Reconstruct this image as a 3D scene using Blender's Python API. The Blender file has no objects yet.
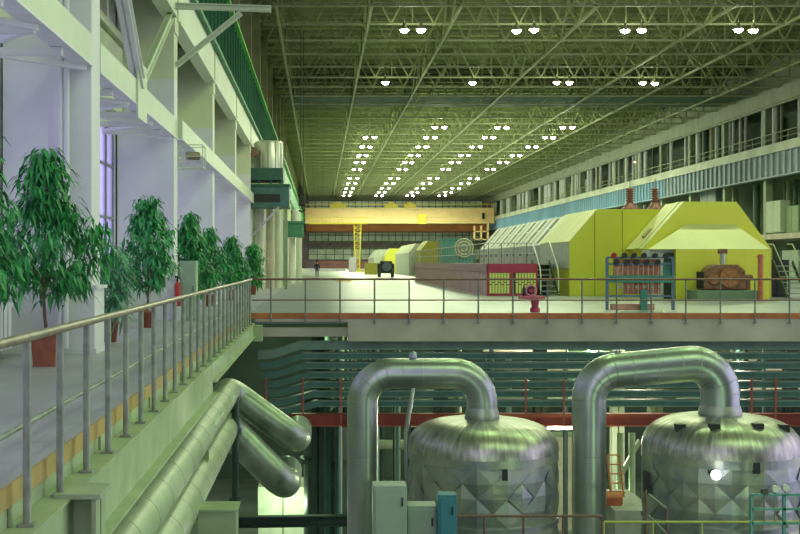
import bpy, math, random
from mathutils import Vector, Matrix
R = random.Random(7)
S = bpy.context.scene
COL = S.collection
F = 1200.0            # focal length in pixels of the 800 x 534 frame
EYE = 1.6
def at(px, py, Y):    # a point of the place seen at this pixel, at distance Y down the hall
    s = F / Y
    return Vector(((px - 320) / s, Y, EYE - (py - 262) / s))

# ------------------------------------------------------------------ materials
MATS = {}
def mat(name, col, rough=.6, metal=0., var=.12, scale=3., bump=0., emit=None, estr=0., streak=False, col2=None):
    if name in MATS: return MATS[name]
    m = bpy.data.materials.new(name); m.use_nodes = True
    nt = m.node_tree; b = nt.nodes['Principled BSDF']
    b.inputs['Roughness'].default_value = rough
    b.inputs['Metallic'].default_value = metal
    tc = nt.nodes.new('ShaderNodeTexCoord')
    src = tc.outputs['Object']
    if streak:
        mp = nt.nodes.new('ShaderNodeMapping'); mp.inputs['Scale'].default_value = (1, 1, .12)
        nt.links.new(src, mp.inputs['Vector']); src = mp.outputs['Vector']
    n = nt.nodes.new('ShaderNodeTexNoise')
    n.inputs['Scale'].default_value = scale; n.inputs['Detail'].default_value = 5
    nt.links.new(src, n.inputs['Vector'])
    r = nt.nodes.new('ShaderNodeValToRGB')
    r.color_ramp.elements[0].position = .3; r.color_ramp.elements[1].position = .7
    lo = [max(0, c * (1 - var)) for c in col]; hi = [min(1, c * (1 + var)) for c in (col2 or col)]
    r.color_ramp.elements[0].color = (*lo, 1); r.color_ramp.elements[1].color = (*hi, 1)
    nt.links.new(n.outputs['Fac'], r.inputs['Fac'])
    nt.links.new(r.outputs['Color'], b.inputs['Base Color'])
    if bump:
        bp = nt.nodes.new('ShaderNodeBump'); bp.inputs['Strength'].default_value = bump
        bp.inputs['Distance'].default_value = .02
        nt.links.new(n.outputs['Fac'], bp.inputs['Height']); nt.links.new(bp.outputs['Normal'], b.inputs['Normal'])
    if emit:
        b.inputs['Emission Color'].default_value = (*emit, 1); b.inputs['Emission Strength'].default_value = estr
    MATS[name] = m
    return m
def glass_mat(name, tint, frost=.5):
    m = bpy.data.materials.new(name); m.use_nodes = True
    nt = m.node_tree; nt.nodes.clear()
    o = nt.nodes.new('ShaderNodeOutputMaterial'); mx = nt.nodes.new('ShaderNodeMixShader')
    t = nt.nodes.new('ShaderNodeBsdfTransparent'); t.inputs[0].default_value = (*tint, 1)
    mx2 = nt.nodes.new('ShaderNodeMixShader'); g = nt.nodes.new('ShaderNodeBsdfGlossy')
    g.inputs['Roughness'].default_value = .15
    tr = nt.nodes.new('ShaderNodeBsdfTranslucent'); tr.inputs[0].default_value = (*tint, 1)
    nt.links.new(t.outputs[0], mx.inputs[1]); nt.links.new(tr.outputs[0], mx.inputs[2]); mx.inputs[0].default_value = frost
    nt.links.new(mx.outputs[0], mx2.inputs[1]); nt.links.new(g.outputs[0], mx2.inputs[2]); mx2.inputs[0].default_value = .08
    nt.links.new(mx2.outputs[0], o.inputs[0]); MATS[name] = m
    return m
WHITE = mat('white_paint', (.74, .73, .74), .55, var=.06, scale=1.2)
CREAM = mat('cream_paint', (.70, .70, .60), .6, var=.08, scale=.8)
PALEGREEN = mat('pale_green_paint', (.36, .45, .25), .5, var=.14, scale=2, bump=.1)
PALEPIPE = mat('pale_green_pipe_paint', (.32, .40, .24), .42, var=.16, scale=1.6, bump=.15)
RAILGREEN = mat('worn_grey_green_paint', (.26, .30, .22), .45, var=.25, scale=8)
RAILBROWN = mat('red_brown_rail_paint', (.20, .10, .075), .4, var=.3, scale=6)
RAILGREY = mat('dull_grey_rail_paint', (.19, .20, .17), .5, var=.3, scale=6)
ORANGE = mat('orange_edge_paint', (.50, .17, .06), .55, var=.25, scale=1.5)
OCHRE = mat('ochre_edge_paint', (.42, .29, .09), .55, var=.2, scale=2.5)
FASCIA = mat('grey_olive_beam_paint', (.50, .45, .37), .6, var=.18, scale=.9)
WALKFLOOR = mat('grey_walkway_screed', (.40, .39, .41), .42, var=.16, scale=.7, bump=.05)
HALLFLOOR = mat('pale_polished_screed', (.30, .325, .34), .36, var=.16, scale=.35)
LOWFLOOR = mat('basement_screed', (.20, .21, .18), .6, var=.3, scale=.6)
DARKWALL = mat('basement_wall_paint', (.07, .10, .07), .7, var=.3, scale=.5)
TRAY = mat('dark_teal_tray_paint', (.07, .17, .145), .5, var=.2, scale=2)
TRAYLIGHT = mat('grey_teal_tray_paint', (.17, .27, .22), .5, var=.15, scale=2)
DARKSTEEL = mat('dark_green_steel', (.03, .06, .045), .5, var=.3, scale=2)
REDBEAM = mat('red_lead_paint', (.42, .10, .06), .55, var=.25, scale=1.2)
STEEL = mat('aluminium_cladding', (.32, .38, .44), .44, .82, var=.2, scale=1.5, bump=.15, col2=(.46, .49, .33))
STEELPIPE = mat('aluminium_pipe_wrap', (.38, .41, .46), .36, .88, var=.12, scale=1.3, bump=.12, col2=(.42, .47, .40))
YELLOW = mat('lime_yellow_paint', (.70, .66, .07), .5, var=.05, scale=.5)
YELLOWLIT = mat('lit_slope_yellow_paint', (.66, .66, .30), .5, var=.07, scale=.6)  # paler yellow: light from above put into the colour of sloping faces
YGREY = mat('grey_white_sheet', (.50, .52, .48), .5, var=.1)
LILACGREY = mat('lilac_grey_sheet', (.42, .40, .46), .5, var=.15, scale=2)
MAGENTA = mat('crimson_panel_paint', (.46, .04, .10), .5, var=.15, scale=2)
PINK = mat('dusty_pink_panel_paint', (.80, .54, .58), .55, var=.15, scale=1.5)
LEMON = mat('lemon_slat_paint', (.80, .80, .25), .5, var=.08)
BLACK = mat('black_paint', (.02, .022, .022), .5, var=.3)
GRAPHITE = mat('graphite_rubber', (.05, .055, .06), .6, var=.3)
BLUE = mat('steel_blue_paint', (.10, .16, .27), .45, var=.15)
TEAL = mat('teal_paint', (.06, .22, .20), .5, var=.15)
TEALBLUE = mat('teal_blue_panel', (.04, .19, .24), .5, var=.12)
BOXGREEN = mat('grey_green_enamel', (.31, .40, .31), .45, var=.06)
LOCKER = mat('locker_green_enamel', (.33, .46, .30), .45, var=.08)
RUST = mat('rusty_brown_metal', (.21, .095, .055), .6, var=.45, scale=7, bump=.3)
COPPER = mat('copper_red_paint', (.50, .15, .07), .35, .25, var=.25, scale=4)
VALVERED = mat('brick_red_panel', (.46, .17, .11), .55, var=.35, scale=5)
TERRA = mat('terracotta_clay', (.36, .12, .065), .6, var=.18, scale=6, bump=.1)
SOIL = mat('potting_soil', (.05, .035, .025), .9, var=.4, scale=20)
BARK = mat('plant_bark', (.18, .12, .08), .8, var=.3, scale=12)
LEAF = mat('glossy_green_leaf', (.045, .30, .08), .4, var=.4, scale=6)
LEAFB = mat('blue_green_leaf', (.14, .36, .22), .45, var=.35, scale=6)
DECK = mat('olive_roof_deck', (.24, .27, .115), .7, var=.3, scale=.25)
TRUSS = mat('olive_truss_paint', (.34, .36, .21), .55, var=.2, scale=.8)
TRUSSD = mat('dull_green_web_paint', (.29, .32, .15), .6, var=.3, scale=.8)
NETGREEN = mat('dark_green_ceiling_sheet', (.035, .085, .045), .7, var=.3, scale=.6)
GIRDGREEN = mat('emerald_girder_paint', (.035, .24, .11), .5, var=.35, scale=1.5)
RAILLIME = mat('bright_green_rail_paint', (.10, .50, .06), .45, var=.2)
BLUEGIRD = mat('pale_blue_girder_paint', (.27, .43, .58), .5, var=.18, scale=.12)
GREYGIRD = mat('grey_blue_girder_paint', (.31, .38, .44), .5, var=.15, scale=.5)
EAVE = mat('olive_grey_eave_panel', (.32, .33, .26), .6, var=.15, scale=.6)
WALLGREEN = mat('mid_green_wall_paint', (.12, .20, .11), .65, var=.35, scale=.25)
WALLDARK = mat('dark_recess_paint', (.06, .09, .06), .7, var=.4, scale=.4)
COLGREEN = mat('grey_green_column_paint', (.27, .32, .21), .55, var=.2, scale=.8)
CRANE = mat('pale_orange_crane_paint', (.80, .55, .27), .5, var=.08, scale=.3)
CRANERED = mat('rust_orange_crane_paint', (.75, .28, .10), .5, var=.12, scale=.5)
CRANEYEL = mat('crane_yellow_paint', (.70, .56, .06), .5, var=.1)
BLUEGREEN = mat('blue_green_platform_paint', (.06, .15, .14), .5, var=.2)
FARWALL = mat('dusky_plum_wall', (.28, .21, .25), .7, var=.3, scale=.2)
HOUSING = mat('lamp_housing_metal', (.20, .21, .16), .4, .6)
LENS = mat('lit_lamp_lens', (.9, .9, .85), .3, emit=(1, .97, .86), estr=55)
REDLENS = mat('lit_red_lamp_lens', (.9, .4, .3), .3, emit=(1, .45, .30), estr=9)
TUBE = mat('lit_fluorescent_tube', (.9, .9, .85), .3, emit=(1, .96, .84), estr=22)
SKIN = mat('skin', (.5, .3, .22), .5)
CLOTH = mat('dark_blue_workwear', (.03, .035, .07), .8)
WINGLASS = glass_mat('daylight_glass', (.72, .72, .82), .35)
FARGLASS = glass_mat('dusty_glass', (.55, .62, .52), .7)

CREAMGREEN = mat('yellowish_cream_paint', (.66, .70, .48), .55, var=.08, scale=.8)
# ------------------------------------------------------------------ mesh builder
OFF = {}
class MB:
    def __init__(s): s.v = []; s.f = []; s.sm = []
    def add(s, vs, fs, smooth=False):
        b = len(s.v); s.v += [Vector(v) for v in vs]
        for f in fs: s.f.append([b + i for i in f]); s.sm.append(smooth)
        return s
    def box(s, x0, x1, y0, y1, z0, z1):
        x0, x1 = min(x0, x1), max(x0, x1); y0, y1 = min(y0, y1), max(y0, y1); z0, z1 = min(z0, z1), max(z0, z1)
        return s.add([(x0,y0,z0),(x1,y0,z0),(x1,y1,z0),(x0,y1,z0),(x0,y0,z1),(x1,y0,z1),(x1,y1,z1),(x0,y1,z1)],
            [(0,3,2,1),(4,5,6,7),(0,1,5,4),(1,2,6,5),(2,3,7,6),(3,0,4,7)])
    def beam(s, p, q, w, h=None, up=(0, 0, 1)):
        p, q = Vector(p), Vector(q); h = h or w
        d = (q - p).normalized(); u = Vector(up)
        if abs(d.dot(u)) > .99: u = Vector((0, 1, 0))
        a = d.cross(u).normalized() * w / 2; b = a.cross(d).normalized() * h / 2
        return s.add([p-a-b, p+a-b, p+a+b, p-a+b, q-a-b, q+a-b, q+a+b, q-a+b],
            [(0,1,2,3),(7,6,5,4),(0,4,5,1),(1,5,6,2),(2,6,7,3),(3,7,4,0)])
    def ibeam(s, p, q, w, h, t=.03, up=(0, 0, 1)):
        p, q = Vector(p), Vector(q); d = (q-p).normalized(); u = Vector(up)
        a = d.cross(u).normalized(); b = a.cross(d).normalized()
        s.beam(p, q, t, h, up)
        for k in (-1, 1): s.beam(p + b*k*(h-t)/2, q + b*k*(h-t)/2, w, t, up)
        return s
    def tube(s, pts, r, n=16, cap=True, smooth=True):
        pts = [Vector(p) for p in pts]; m = len(pts)
        rs = r if isinstance(r, (list, tuple)) else [r] * m
        t0 = (pts[1] - pts[0]).normalized()
        u = Vector((0, 0, 1)) if abs(t0.z) < .9 else Vector((0, 1, 0))
        a = (u - t0 * u.dot(t0)).normalized(); vs = []
        for i in range(m):
            t = (pts[min(i+1, m-1)] - pts[max(i-1, 0)]).normalized()
            a = (a - t * a.dot(t)).normalized(); b = t.cross(a)
            for k in range(n):
                c = 2 * math.pi * k / n
                vs.append(pts[i] + (a * math.cos(c) + b * math.sin(c)) * rs[i])
        fs = [(i*n+k, i*n+(k+1) % n, (i+1)*n+(k+1) % n, (i+1)*n+k) for i in range(m-1) for k in range(n)]
        s.add(vs, fs, smooth)
        if cap: s.add(vs[:n], [tuple(range(n))[::-1]]); s.add(vs[-n:], [tuple(range(n))])
        return s
    def cyl(s, p, q, r, n=16, r2=None, cap=True): return s.tube([p, q], [r, r if r2 is None else r2], n, cap)
    def lathe(s, c, prof, n=32, smooth=True):     # prof: (radius, z)
        c = Vector(c); vs = []; m = len(prof)
        for (r, z) in prof:
            for k in range(n):
                a = 2*math.pi*k/n; vs.append(c + Vector((r*math.cos(a), r*math.sin(a), z)))
        fs = [(i*n+k, i*n+(k+1) % n, (i+1)*n+(k+1) % n, (i+1)*n+k) for i in range(m-1) for k in range(n)]
        return s.add(vs, fs, smooth)
    def prism(s, poly, y0, y1):                   # poly in (x, z)
        n = len(poly); vs = [(x, y0, z) for x, z in poly] + [(x, y1, z) for x, z in poly]
        return s.add(vs, [tuple(range(n)), tuple(range(n, 2*n))[::-1]] + [(i, i+n, (i+1) % n + n, (i+1) % n) for i in range(n)])
    def build(s, name, m, parent=None, bevel=0.):
        me = bpy.data.meshes.new(name)
        if parent is not None: o0 = OFF[parent.name]
        else:
            xs = [v.x for v in s.v]; ys = [v.y for v in s.v]; zs = [v.z for v in s.v]
            o0 = Vector(((min(xs)+max(xs))/2, (min(ys)+max(ys))/2, min(zs)))
        me.from_pydata([tuple(v - o0) for v in s.v], [], s.f)
        me.polygons.foreach_set('use_smooth', s.sm)
        me.materials.append(m); me.update()
        import bmesh as _b
        bm = _b.new(); bm.from_mesh(me); _b.ops.recalc_face_normals(bm, faces=bm.faces); bm.to_mesh(me); bm.free()
        o = bpy.data.objects.new(name, me); COL.objects.link(o)
        if parent is not None: o.parent = parent
        else: o.location = o0
        OFF[o.name] = o0
        if bevel:
            md = o.modifiers.new('bevel', 'BEVEL'); md.width = bevel; md.segments = 2; md.limit_method = 'ANGLE'
        return o
def arc(c, a, b, r, n=8):     # quarter arc about c from c+a*r to c+b*r
    c, a, b = Vector(c), Vector(a), Vector(b)
    return [c + (a*math.cos(t*math.pi/2/n) + b*math.sin(t*math.pi/2/n))*r for t in range(n+1)]
def tag(o, label, cat, group=None, kind=None):
    o['label'] = label; o['category'] = cat
    if group: o['group'] = group
    if kind: o['kind'] = kind
    return o
def thing(name, loc, label, cat, group=None, kind=None):
    o = bpy.data.objects.new(name, None); COL.objects.link(o); o.location = loc
    o.empty_display_size = .2; OFF[o.name] = Vector(loc)
    return tag(o, label, cat, group, kind)
def struct(name, mb, m, label, cat, parent=None):
    o = mb.build(name, m, parent)
    if parent is None: tag(o, label, cat, None, 'structure')
    return o
KIDS = {}
def kids(o):
    return [c for c in bpy.data.objects if c.parent == o]
def copy_tree(o, loc, label=None, ks=None, group=None, rz=None):
    c = o.copy(); COL.objects.link(c); c.location = loc
    if rz is not None: c.rotation_euler.z = rz
    if label: c['label'] = label
    if group: c['group'] = group
    def rec(src, dst):
        for ch in (ks[src.name] if ks is not None else kids(src)):
            d = ch.copy(); COL.objects.link(d); d.parent = dst; rec(ch, d)
    rec(o, c); return c
def kidmap(o):
    km = {}
    def rec(x):
        km[x.name] = kids(x)
        for c in km[x.name]: rec(c)
    rec(o); return km
ORD = ['nearest', 'second', 'third', 'fourth', 'fifth', 'sixth', 'seventh', 'eighth', 'ninth', 'tenth', 'eleventh', 'twelfth',
       'thirteenth', 'fourteenth', 'fifteenth', 'sixteenth', 'seventeenth', 'eighteenth', 'nineteenth', 'twentieth']

# ------------------------------------------------------------------ room shell
BAY = 11.85; END = 314.0; XR = 43.0; H = 16.3 + EYE; D1 = 36.9; LOW = -9.6
PIER = [21.0 + BAY * k for k in range(-2, 25)]
struct('floor', MB().box(-2.2, 50, D1 + .12, END, -.3, 0), HALLFLOOR, 'pale polished main floor of the turbine hall', 'floor')
struct('floor_walkway', MB().box(-5.6, -2.22, 2, END, -.28, 0), WALKFLOOR, 'grey screed walkway floor along the left wall', 'floor')
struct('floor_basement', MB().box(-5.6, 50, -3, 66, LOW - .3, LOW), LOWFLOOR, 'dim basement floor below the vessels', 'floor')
# front edge of the main floor
struct('trim_1', MB().box(-2.2, 50, D1, D1 + .118, -.14, .03), ORANGE, 'orange painted edge strip of the main floor', 'floor edge')
xs = at(348, 330, D1).x
mb = MB().box(xs, 50, D1 + .02, D1 + .55, -.84, -.145)
mb.box(-2.0, xs, D1 + .02, D1 + .4, -.24, -.145).box(-2.0, xs, D1 + .1, D1 + .4, -.70, -.42)
struct('trim_2', mb, FASCIA, 'grey olive edge beam under the main floor', 'beam')
# walkway edge
struct('trim_3', MB().box(-2.22, -2.2, 2, D1, -.14, .02), OCHRE, 'ochre painted edge strip of the left walkway', 'floor edge')
mb = MB().box(-2.26, -2.215, 2, D1, -.28, -.142)
mb.box(-2.26, -1.99, 2, D1, -.31, -.282)
mb.box(-2.06, -2.01, 2, 22.5, -.84, -.31).box(-2.26, -1.90, 2, 22.5, -.88, -.84)
mb.box(-2.06, -2.01, 22.5, D1 - .1, -.62, -.31).box(-2.26, -1.94, 22.5, D1 - .1, -.66, -.62)
for k in range(18): mb.box(-2.21, -2.19, 5 + k*1.75, 5.05 + k*1.75, -.28, -.142)
struct('trim_4', mb, PALEGREEN, 'pale green steel girder under the walkway edge', 'girder')
# left wall with window openings
WIN = []
for k in range(6):
    WIN.append((PIER[k] + .9, PIER[k+1] - .15))
mb = MB()
mb.box(-5.9, -5.6, -3, END, LOW, 1.0).box(-5.9, -5.6, -3, END, 5.2, 22)
yprev = -3
for (a, b) in WIN:
    mb.box(-5.9, -5.6, yprev, a, 1.0, 5.2); yprev = b
mb.box(-5.9, -5.6, yprev, END, 1.0, 5.2)
struct('wall_left', mb, WHITE, 'white left wall with tall windows between piers', 'wall')
for i, (a, b) in enumerate(WIN):
    mb = MB()
    n = 10
    for j in range(n + 1):
        y = a + (b - a) * j / n
        mb.box(-5.72, -5.62, y - .035, y + .035, 1.0, 5.2)
    for z in (1.0, 1.75, 2.75, 4.15, 5.15): mb.box(-5.715, -5.625, a, b, z, z + .06)
    w = struct('window_%d' % (i+1), mb, mat('window_bar_paint', (.25, .25, .30), .5), 'tall window with dark bars in the left wall, bay %s from the camera' % ORD[i], 'window')
    g = MB().box(-5.675, -5.665, a, b, 1.0, 5.2).build('glass', WINGLASS, w)
# piers
for i, y in enumerate(PIER[1:15]):
    mb = MB().box(-5.55, -4.0, y, y + .8, 0.001, 6.6)
    mb.box(-5.55, -3.93, y - .09, y + .86, 0.001, 1.13).box(-5.55, -3.88, y - .14, y + .9, 1.13, 1.19)
    mb.box(-5.55, -3.89, y - .13, y + .88, .001, .09)
    for z in (2.9, 4.1): mb.box(-5.551, -3.997, y - .006, y + .8, z, z + .02)
    pu = MB().box(-5.55, -4.0, y, y + .8, 6.6, 9.58).box(-5.5, -3.97, y + .001, y + .799, 7.9, 8.27)
    pp = struct('pillar', mb, WHITE, 'white square pier on the left walkway, %s from the camera' % ORD[i], 'pillar')
    pu.build('upper_shaft', CREAMGREEN, pp)
    MB().box(-5.5, -4.6, y + .1, y + .7, 9.581, H + 2.9).build('upper_post', TRUSSD, pp)
# lower zones
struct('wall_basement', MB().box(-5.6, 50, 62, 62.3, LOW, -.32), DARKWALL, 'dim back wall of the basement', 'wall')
struct('daylight_blocker', MB().box(-5.6, 50, -3.3, -3, LOW, -.5).box(4.5, 50, -3.3, -3, -.5, H + 3.2), DARKWALL, 'unseen wall added behind the camera to limit daylight, open at left', 'wall')  # unseen blocker added to hold back daylight except at the left
# far wall
mb = MB().box(-5.6, 50, END, END + .4, 0, 22)
struct('wall_far', mb, FARWALL, 'dusky far end wall of the hall', 'wall')
for i, (z0, z1, n, m) in enumerate(((14.6, 17.6, 26, .0), (7.0, 10.2, 26, .0), (2.2, 5.0, 20, .0))):
    mb = MB()
    for j in range(n + 1):
        x = -3 + 45.5 * j / n; mb.box(x - .09, x + .09, END - .25, END - .05, z0, z1)
    for z in (z0, (z0+z1)/2, z1): mb.box(-3, 42.5, END - .24, END - .06, z - .08, z + .08)
    w = struct('window_%d' % (10 + i), mb, mat('far_window_bar', (.12, .14, .11), .6), ['high', 'middle', 'low'][i] + ' glazed strip across the far end wall', 'window')
    MB().box(-3, 42.5, END - .16, END - .14, z0, z1).build('glass', mat('dusty_pale_pane', (.66, .74, .66), .25, var=.25, scale=.3), w)
mb = MB()
for j in range(24):
    x = -3 + 45.5 * j / 24
    mb.beam((x, END - .5, 5.2), (x + .95, END - .5, 6.8), .15).beam((x + .95, END - .5, 6.8), (x + 1.9, END - .5, 5.2), .15)
mb.box(-3, 42.5, END - .6, END - .4, 5.1, 5.3).box(-3, 42.5, END - .6, END - .4, 6.75, 6.95)
struct('trim_5', mb, COLGREEN, 'lattice girder across the far end wall', 'girder')

# ------------------------------------------------------------------ roof
ZD = H + 3.3
mb = MB()
mb.add([(-6, 0, ZD), (50, 0, ZD), (50, END, ZD), (-6, END, ZD)], [(0, 1, 2, 3)])
mb.box(-6, 50, 0, END, ZD + .05, ZD + .3)
for k in range(75):                                   # ribs of the roof slabs
    y = 84 + k * 2.96
    if y < END: mb.box(-6, 47, y - .12, y + .12, ZD - .35, ZD)
struct('ceiling', mb, DECK, 'dark olive ribbed roof deck above the trusses', 'ceiling')
TY = [76.3 + 5.93 * k for k in range(41)]
first = None; km = None
for i, y in enumerate(TY):
    if i < 14: lab = 'olive steel roof truss spanning the hall, %s from the camera' % ORD[i]; 
    else: lab = 'slender olive roof truss in the tightly packed far rows'
    if first is None:
        t = thing('roof_truss', (19.5, y, H), lab, 'roof truss', 'roof trusses')
        x0, x1 = -3.9, 42.9
        MB().box(x0, x1, y - .07, y + .07, H - .06, H + .06).build('bottom_chord', TRUSS, t)
        MB().box(x0, x1, y - .1, y + .1, H + 2.75, H + 2.95).build('top_chord', TRUSSD, t)
        w = MB(); n = 16; dx = (x1 - x0) / n
        for k in range(n):
            xa = x0 + dx * k
            w.beam((xa, y, H), (xa + dx/2, y, H + 2.8), .13, .11); w.beam((xa + dx/2, y, H + 2.8), (xa + dx, y, H), .13, .11)
            w.beam((xa + dx/2, y, H), (xa + dx/2, y, H + 2.8), .08)
        w.build('web', TRUSSD, t)
        first = t; km = kidmap(t)
    else:
        copy_tree(first, (19.5, y, H), lab, km)
TIES = [-2.8, 3.3, 9.0, 17.7, 26.4, 31.9, 39.0]
for i, x in enumerate(TIES):
    t = thing('roof_tie', (x, 76, H), 'long olive tie beam running down the hall under the roof, %s from the left wall' % ORD[i].replace('nearest', 'first'), 'roof beam', 'roof ties')
    MB().box(x - .085, x + .085, 76, END, H - .085, H + .085).build('bottom_tie', TRUSS, t)
    w = MB()
    for k in range(40):
        y = TY[k]
        if k % 2 == 0: w.beam((x, y, H + .1), (x, y + 5.93, H + 2.7), .12).beam((x, y + 5.93, H + .1), (x, y, H + 2.7), .12)
        else: w.beam((x, y, H + .1), (x, y + 2.96, H + 2.7), .09).beam((x, y + 2.96, H + 2.7), (x, y + 5.93, H + .1), .09)
    w.build('cross_bracing', TRUSSD, t)
mb = MB()
for k in range(7):
    mb.box(-3 + 6.5*k, 3.3 + 6.5*k, 118.2, 127.4, H + .16, H + .2)
struct('ceiling_panel', mb, NETGREEN, 'dark green sheeted band across the roof trusses', 'ceiling')

# lamps: rows of twin floodlights
lz = H - .75
t = thing('ceiling_floodlight', (0, 0, 0), 'x', 'ceiling lamp', 'roof floodlights')
h = MB().lathe((0, 0, 0), [(.06, .5), (.1, .42), (.12, .2), (.33, .03), (.33, -.02)], 14)
h.cyl((0, 0, .5), (0, 0, .7), .03, 6).build('housing', TRUSS, t)
MB().lathe((0, 0, 0), [(.0001, -.24), (.15, -.2), (.25, -.12), (.30, -.02)], 14).build('lens', LENS, t)
proto = t; km = kidmap(t); used = False
rows = [30, 82.5, 127, 137, 146.5, 155, 162, 169, 178, 183, 188, 192, 195.3]
cols = [(6.2, 'first'), (13.75, 'second'), (21.0, 'third'), (28.5, 'fourth')]
LAMPC = (.85, 1.0, .58)
def light(name, loc, power, col, rad=.35, typ='POINT'):
    d = bpy.data.lights.new(name, typ); d.energy = power; d.color = col
    if typ == 'AREA': d.shape = 'DISK'; d.size = rad * 2
    else: d.shadow_soft_size = rad
    if typ == 'SPOT': d.spot_size = math.radians(168); d.spot_blend = .35
    o = bpy.data.objects.new(name, d); COL.objects.link(o); o.location = loc
    return o
HP = 2000
for ri, py in enumerate(rows):
    Y = F * (lz - EYE) / (262 - py)
    for ci, (rt, cn) in enumerate(cols):
        if ri == 2 and ci == 0: continue
        X = rt
        for side, dx in (('left', -.55), ('right', .55)):
            if ri == 1 and ci in (0, 1) and side == 'right': continue
            dy = R.uniform(-.3, .3)
            loc = (X + dx * (1 if ri < 8 else 1.3), Y + dy, lz)
            rown = ORD[ri] + (' row from the camera' if ri else ' row to the camera')
            lab = '%s floodlight of the %s pair from the left, %s' % (side, cn, rown)
            if not used: proto.location = loc; proto['label'] = lab; used = True
            else: copy_tree(proto, loc, lab, km)
        light('floodlight_glow', (X, Y, lz - .35), HP * (1 + .35 * (ri > 7)), LAMPC, .35, 'SPOT'); light('floodlight_spill', (X, Y, lz - .4), HP * (.07 if ri < 2 else .17), LAMPC)
for Y in (12, 34, 57):                                   # rows above the frame, over the pit and the near floor
    for rt, cn in cols:
        light('floodlight_glow', (rt, Y, lz - .3), HP * (.7 if Y < 40 else 1.0), (.64, 1, .42) if Y < 40 else LAMPC, .35, 'SPOT')
# two small reddish lamps by the left crane girder, some at the right eave
for (px, py, Y, lab) in ((222, 12, 52, 'upper small reddish lamp above the green crane girder'), (222, 35, 52, 'lower small reddish lamp beside the green crane girder'),
                         (762, 72, 118, 'small reddish lamp under the right eave'), (635, 163, 165, 'small white lamp on the right wall gallery')):
    p = at(px, py, Y); t = thing('small_lamp', p, lab, 'lamp')
    MB().lathe(p, [(.0001, .0), (.13, .06), (.15, .15), (.0001, .26)], 10).build('bulb', REDLENS, t)
    MB().cyl(p + Vector((0, 0, .24)), p + Vector((0, 0, .55)), .06, 8).build('holder', HOUSING, t)

# ------------------------------------------------------------------ right wall
struct('wall_right', MB().box(49.2, 49.5, 60, END, -.3, 22), WALLGREEN, 'green recessed right wall behind the columns', 'wall')
mb = MB()
for k in range(0, 104):
    y = 60 + k * 2.45
    mb.box(XR - .12, XR + .1, y + .03, y + 2.42, 16.55, H + .25)
mb.box(XR + .1, XR + .3, 60, END, 16.4, H + 2.9)
struct('trim_6', mb, EAVE, 'olive grey panelled eave band of the right wall', 'eave')
mb = MB().box(XR - .25, XR + 3.2, 60, END, 11.95, 12.25).box(XR - .3, XR - .2, 60, END, 11.9, 12.75)
struct('trim_7', mb, mat('pale_ledge_paint', (.52, .54, .44), .55, var=.2, scale=.4), 'pale crane walkway ledge along the right wall', 'ledge')
def girder(name, y0, y1, m, lab, rib=1.48):
    mb = MB().box(XR, XR + .25, y0, y1, 9.75, 11.93).box(XR - .3, XR + .4, y0, y1, 9.6, 9.72)
    y = y0 + .2
    while y < y1: mb.box(XR - .22, XR, y, y + .09, 9.72, 11.9); y += rib
    o = mb.build(name, m); tag(o, lab, 'girder'); return o
girder('crane_girder', 60, 150, GREYGIRD, 'grey blue ribbed crane girder on the nearer right wall')
girder('crane_girder', 150.02, END, BLUEGIRD, 'bright pale blue ribbed crane girder on the farther right wall')
mb = MB().box(XR - .3, 49, 60, END, 3.75, 4.25)
struct('trim_8', mb, FASCIA, 'mid level slab ledge on the right wall', 'ledge')
for k in range(4, 25):
    y = PIER[2] + BAY * (k + 2) - 46
    if y < 62: continue
    m2 = MB().box(XR + .42, XR + 1.1, y - .35, y + .35, 0.001, H + .2)
    m2.box(XR + .32, XR + .42, y - .45, y + .45, 12.3, 16.4)
    struct('column', m2, COLGREEN, 'grey green steel column of the right wall', 'column')
# recess lining behind the upper gallery, windows and ducts per bay
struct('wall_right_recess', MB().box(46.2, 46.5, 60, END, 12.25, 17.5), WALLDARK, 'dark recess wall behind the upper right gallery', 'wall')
DUCT = [mat('white_duct', (.70, .70, .72), .4, var=.1), mat('lilac_duct', (.45, .43, .50), .4), mat('dark_green_duct', (.06, .12, .07), .5), mat('olive_duct', (.25, .28, .17), .5)]
n_ = 0
for k in range(17):
    y0 = 106 + BAY * k
    for j in sorted(R.sample(range(8), R.choice((3, 4, 5, 5)))):
        y = y0 + .8 + (j + R.uniform(.2, .8)) * 1.35; r = R.uniform(.12, .40)
        mi = R.choice((0, 0, 0, 0, 1, 2, 3))
        mb = MB(); xd_ = 43.75 + R.random()*.3; mb.cyl((xd_, y, 12.26), (xd_, y, 17.4), r, 8)
        o = mb.build('vertical_duct', DUCT[mi])
        tag(o, ['white', 'lilac grey', 'dark green', 'olive'][mi] + ' vertical duct in the upper right gallery', 'duct', 'gallery ducts ' + ['white', 'lilac', 'green', 'olive'][mi])
    if R.random() < .75:
        a = y0 + R.uniform(1, 6); w = R.uniform(1.5, 4)
        mb = MB().box(45.4, 46.1, a, a + w, 12.26, 12.26 + R.uniform(1.6, 3.8))
        mb.box(45.35, 45.4, a + .1, a + w - .1, 12.5, 12.8)
        mi = R.choice((0, 3, 1))
        o = mb.build('gallery_cabinet', DUCT[mi]); tag(o, ['pale', 'lilac', 'x', 'olive'][mi] + ' cabinet standing in the upper right gallery', 'cabinet', 'gallery cabinets ' + ['pale', 'lilac', 'x', 'olive'][mi])
rl = thing('gallery_railing', (XR - .1, 62, 12.75), 'thin olive railing along the upper right gallery', 'railing')
mb = MB()
for k in range(62, 312, 3): mb.box(XR - .12, XR - .08, k, k + .05, 12.7, 13.75)
mb.build('post_row', TRUSS, rl)['kind'] = 'stuff'
MB().box(XR - .13, XR - .07, 62, 313, 13.72, 13.78).box(XR - .12, XR - .08, 62, 313, 13.2, 13.24).build('rails', TRUSS, rl)
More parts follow.
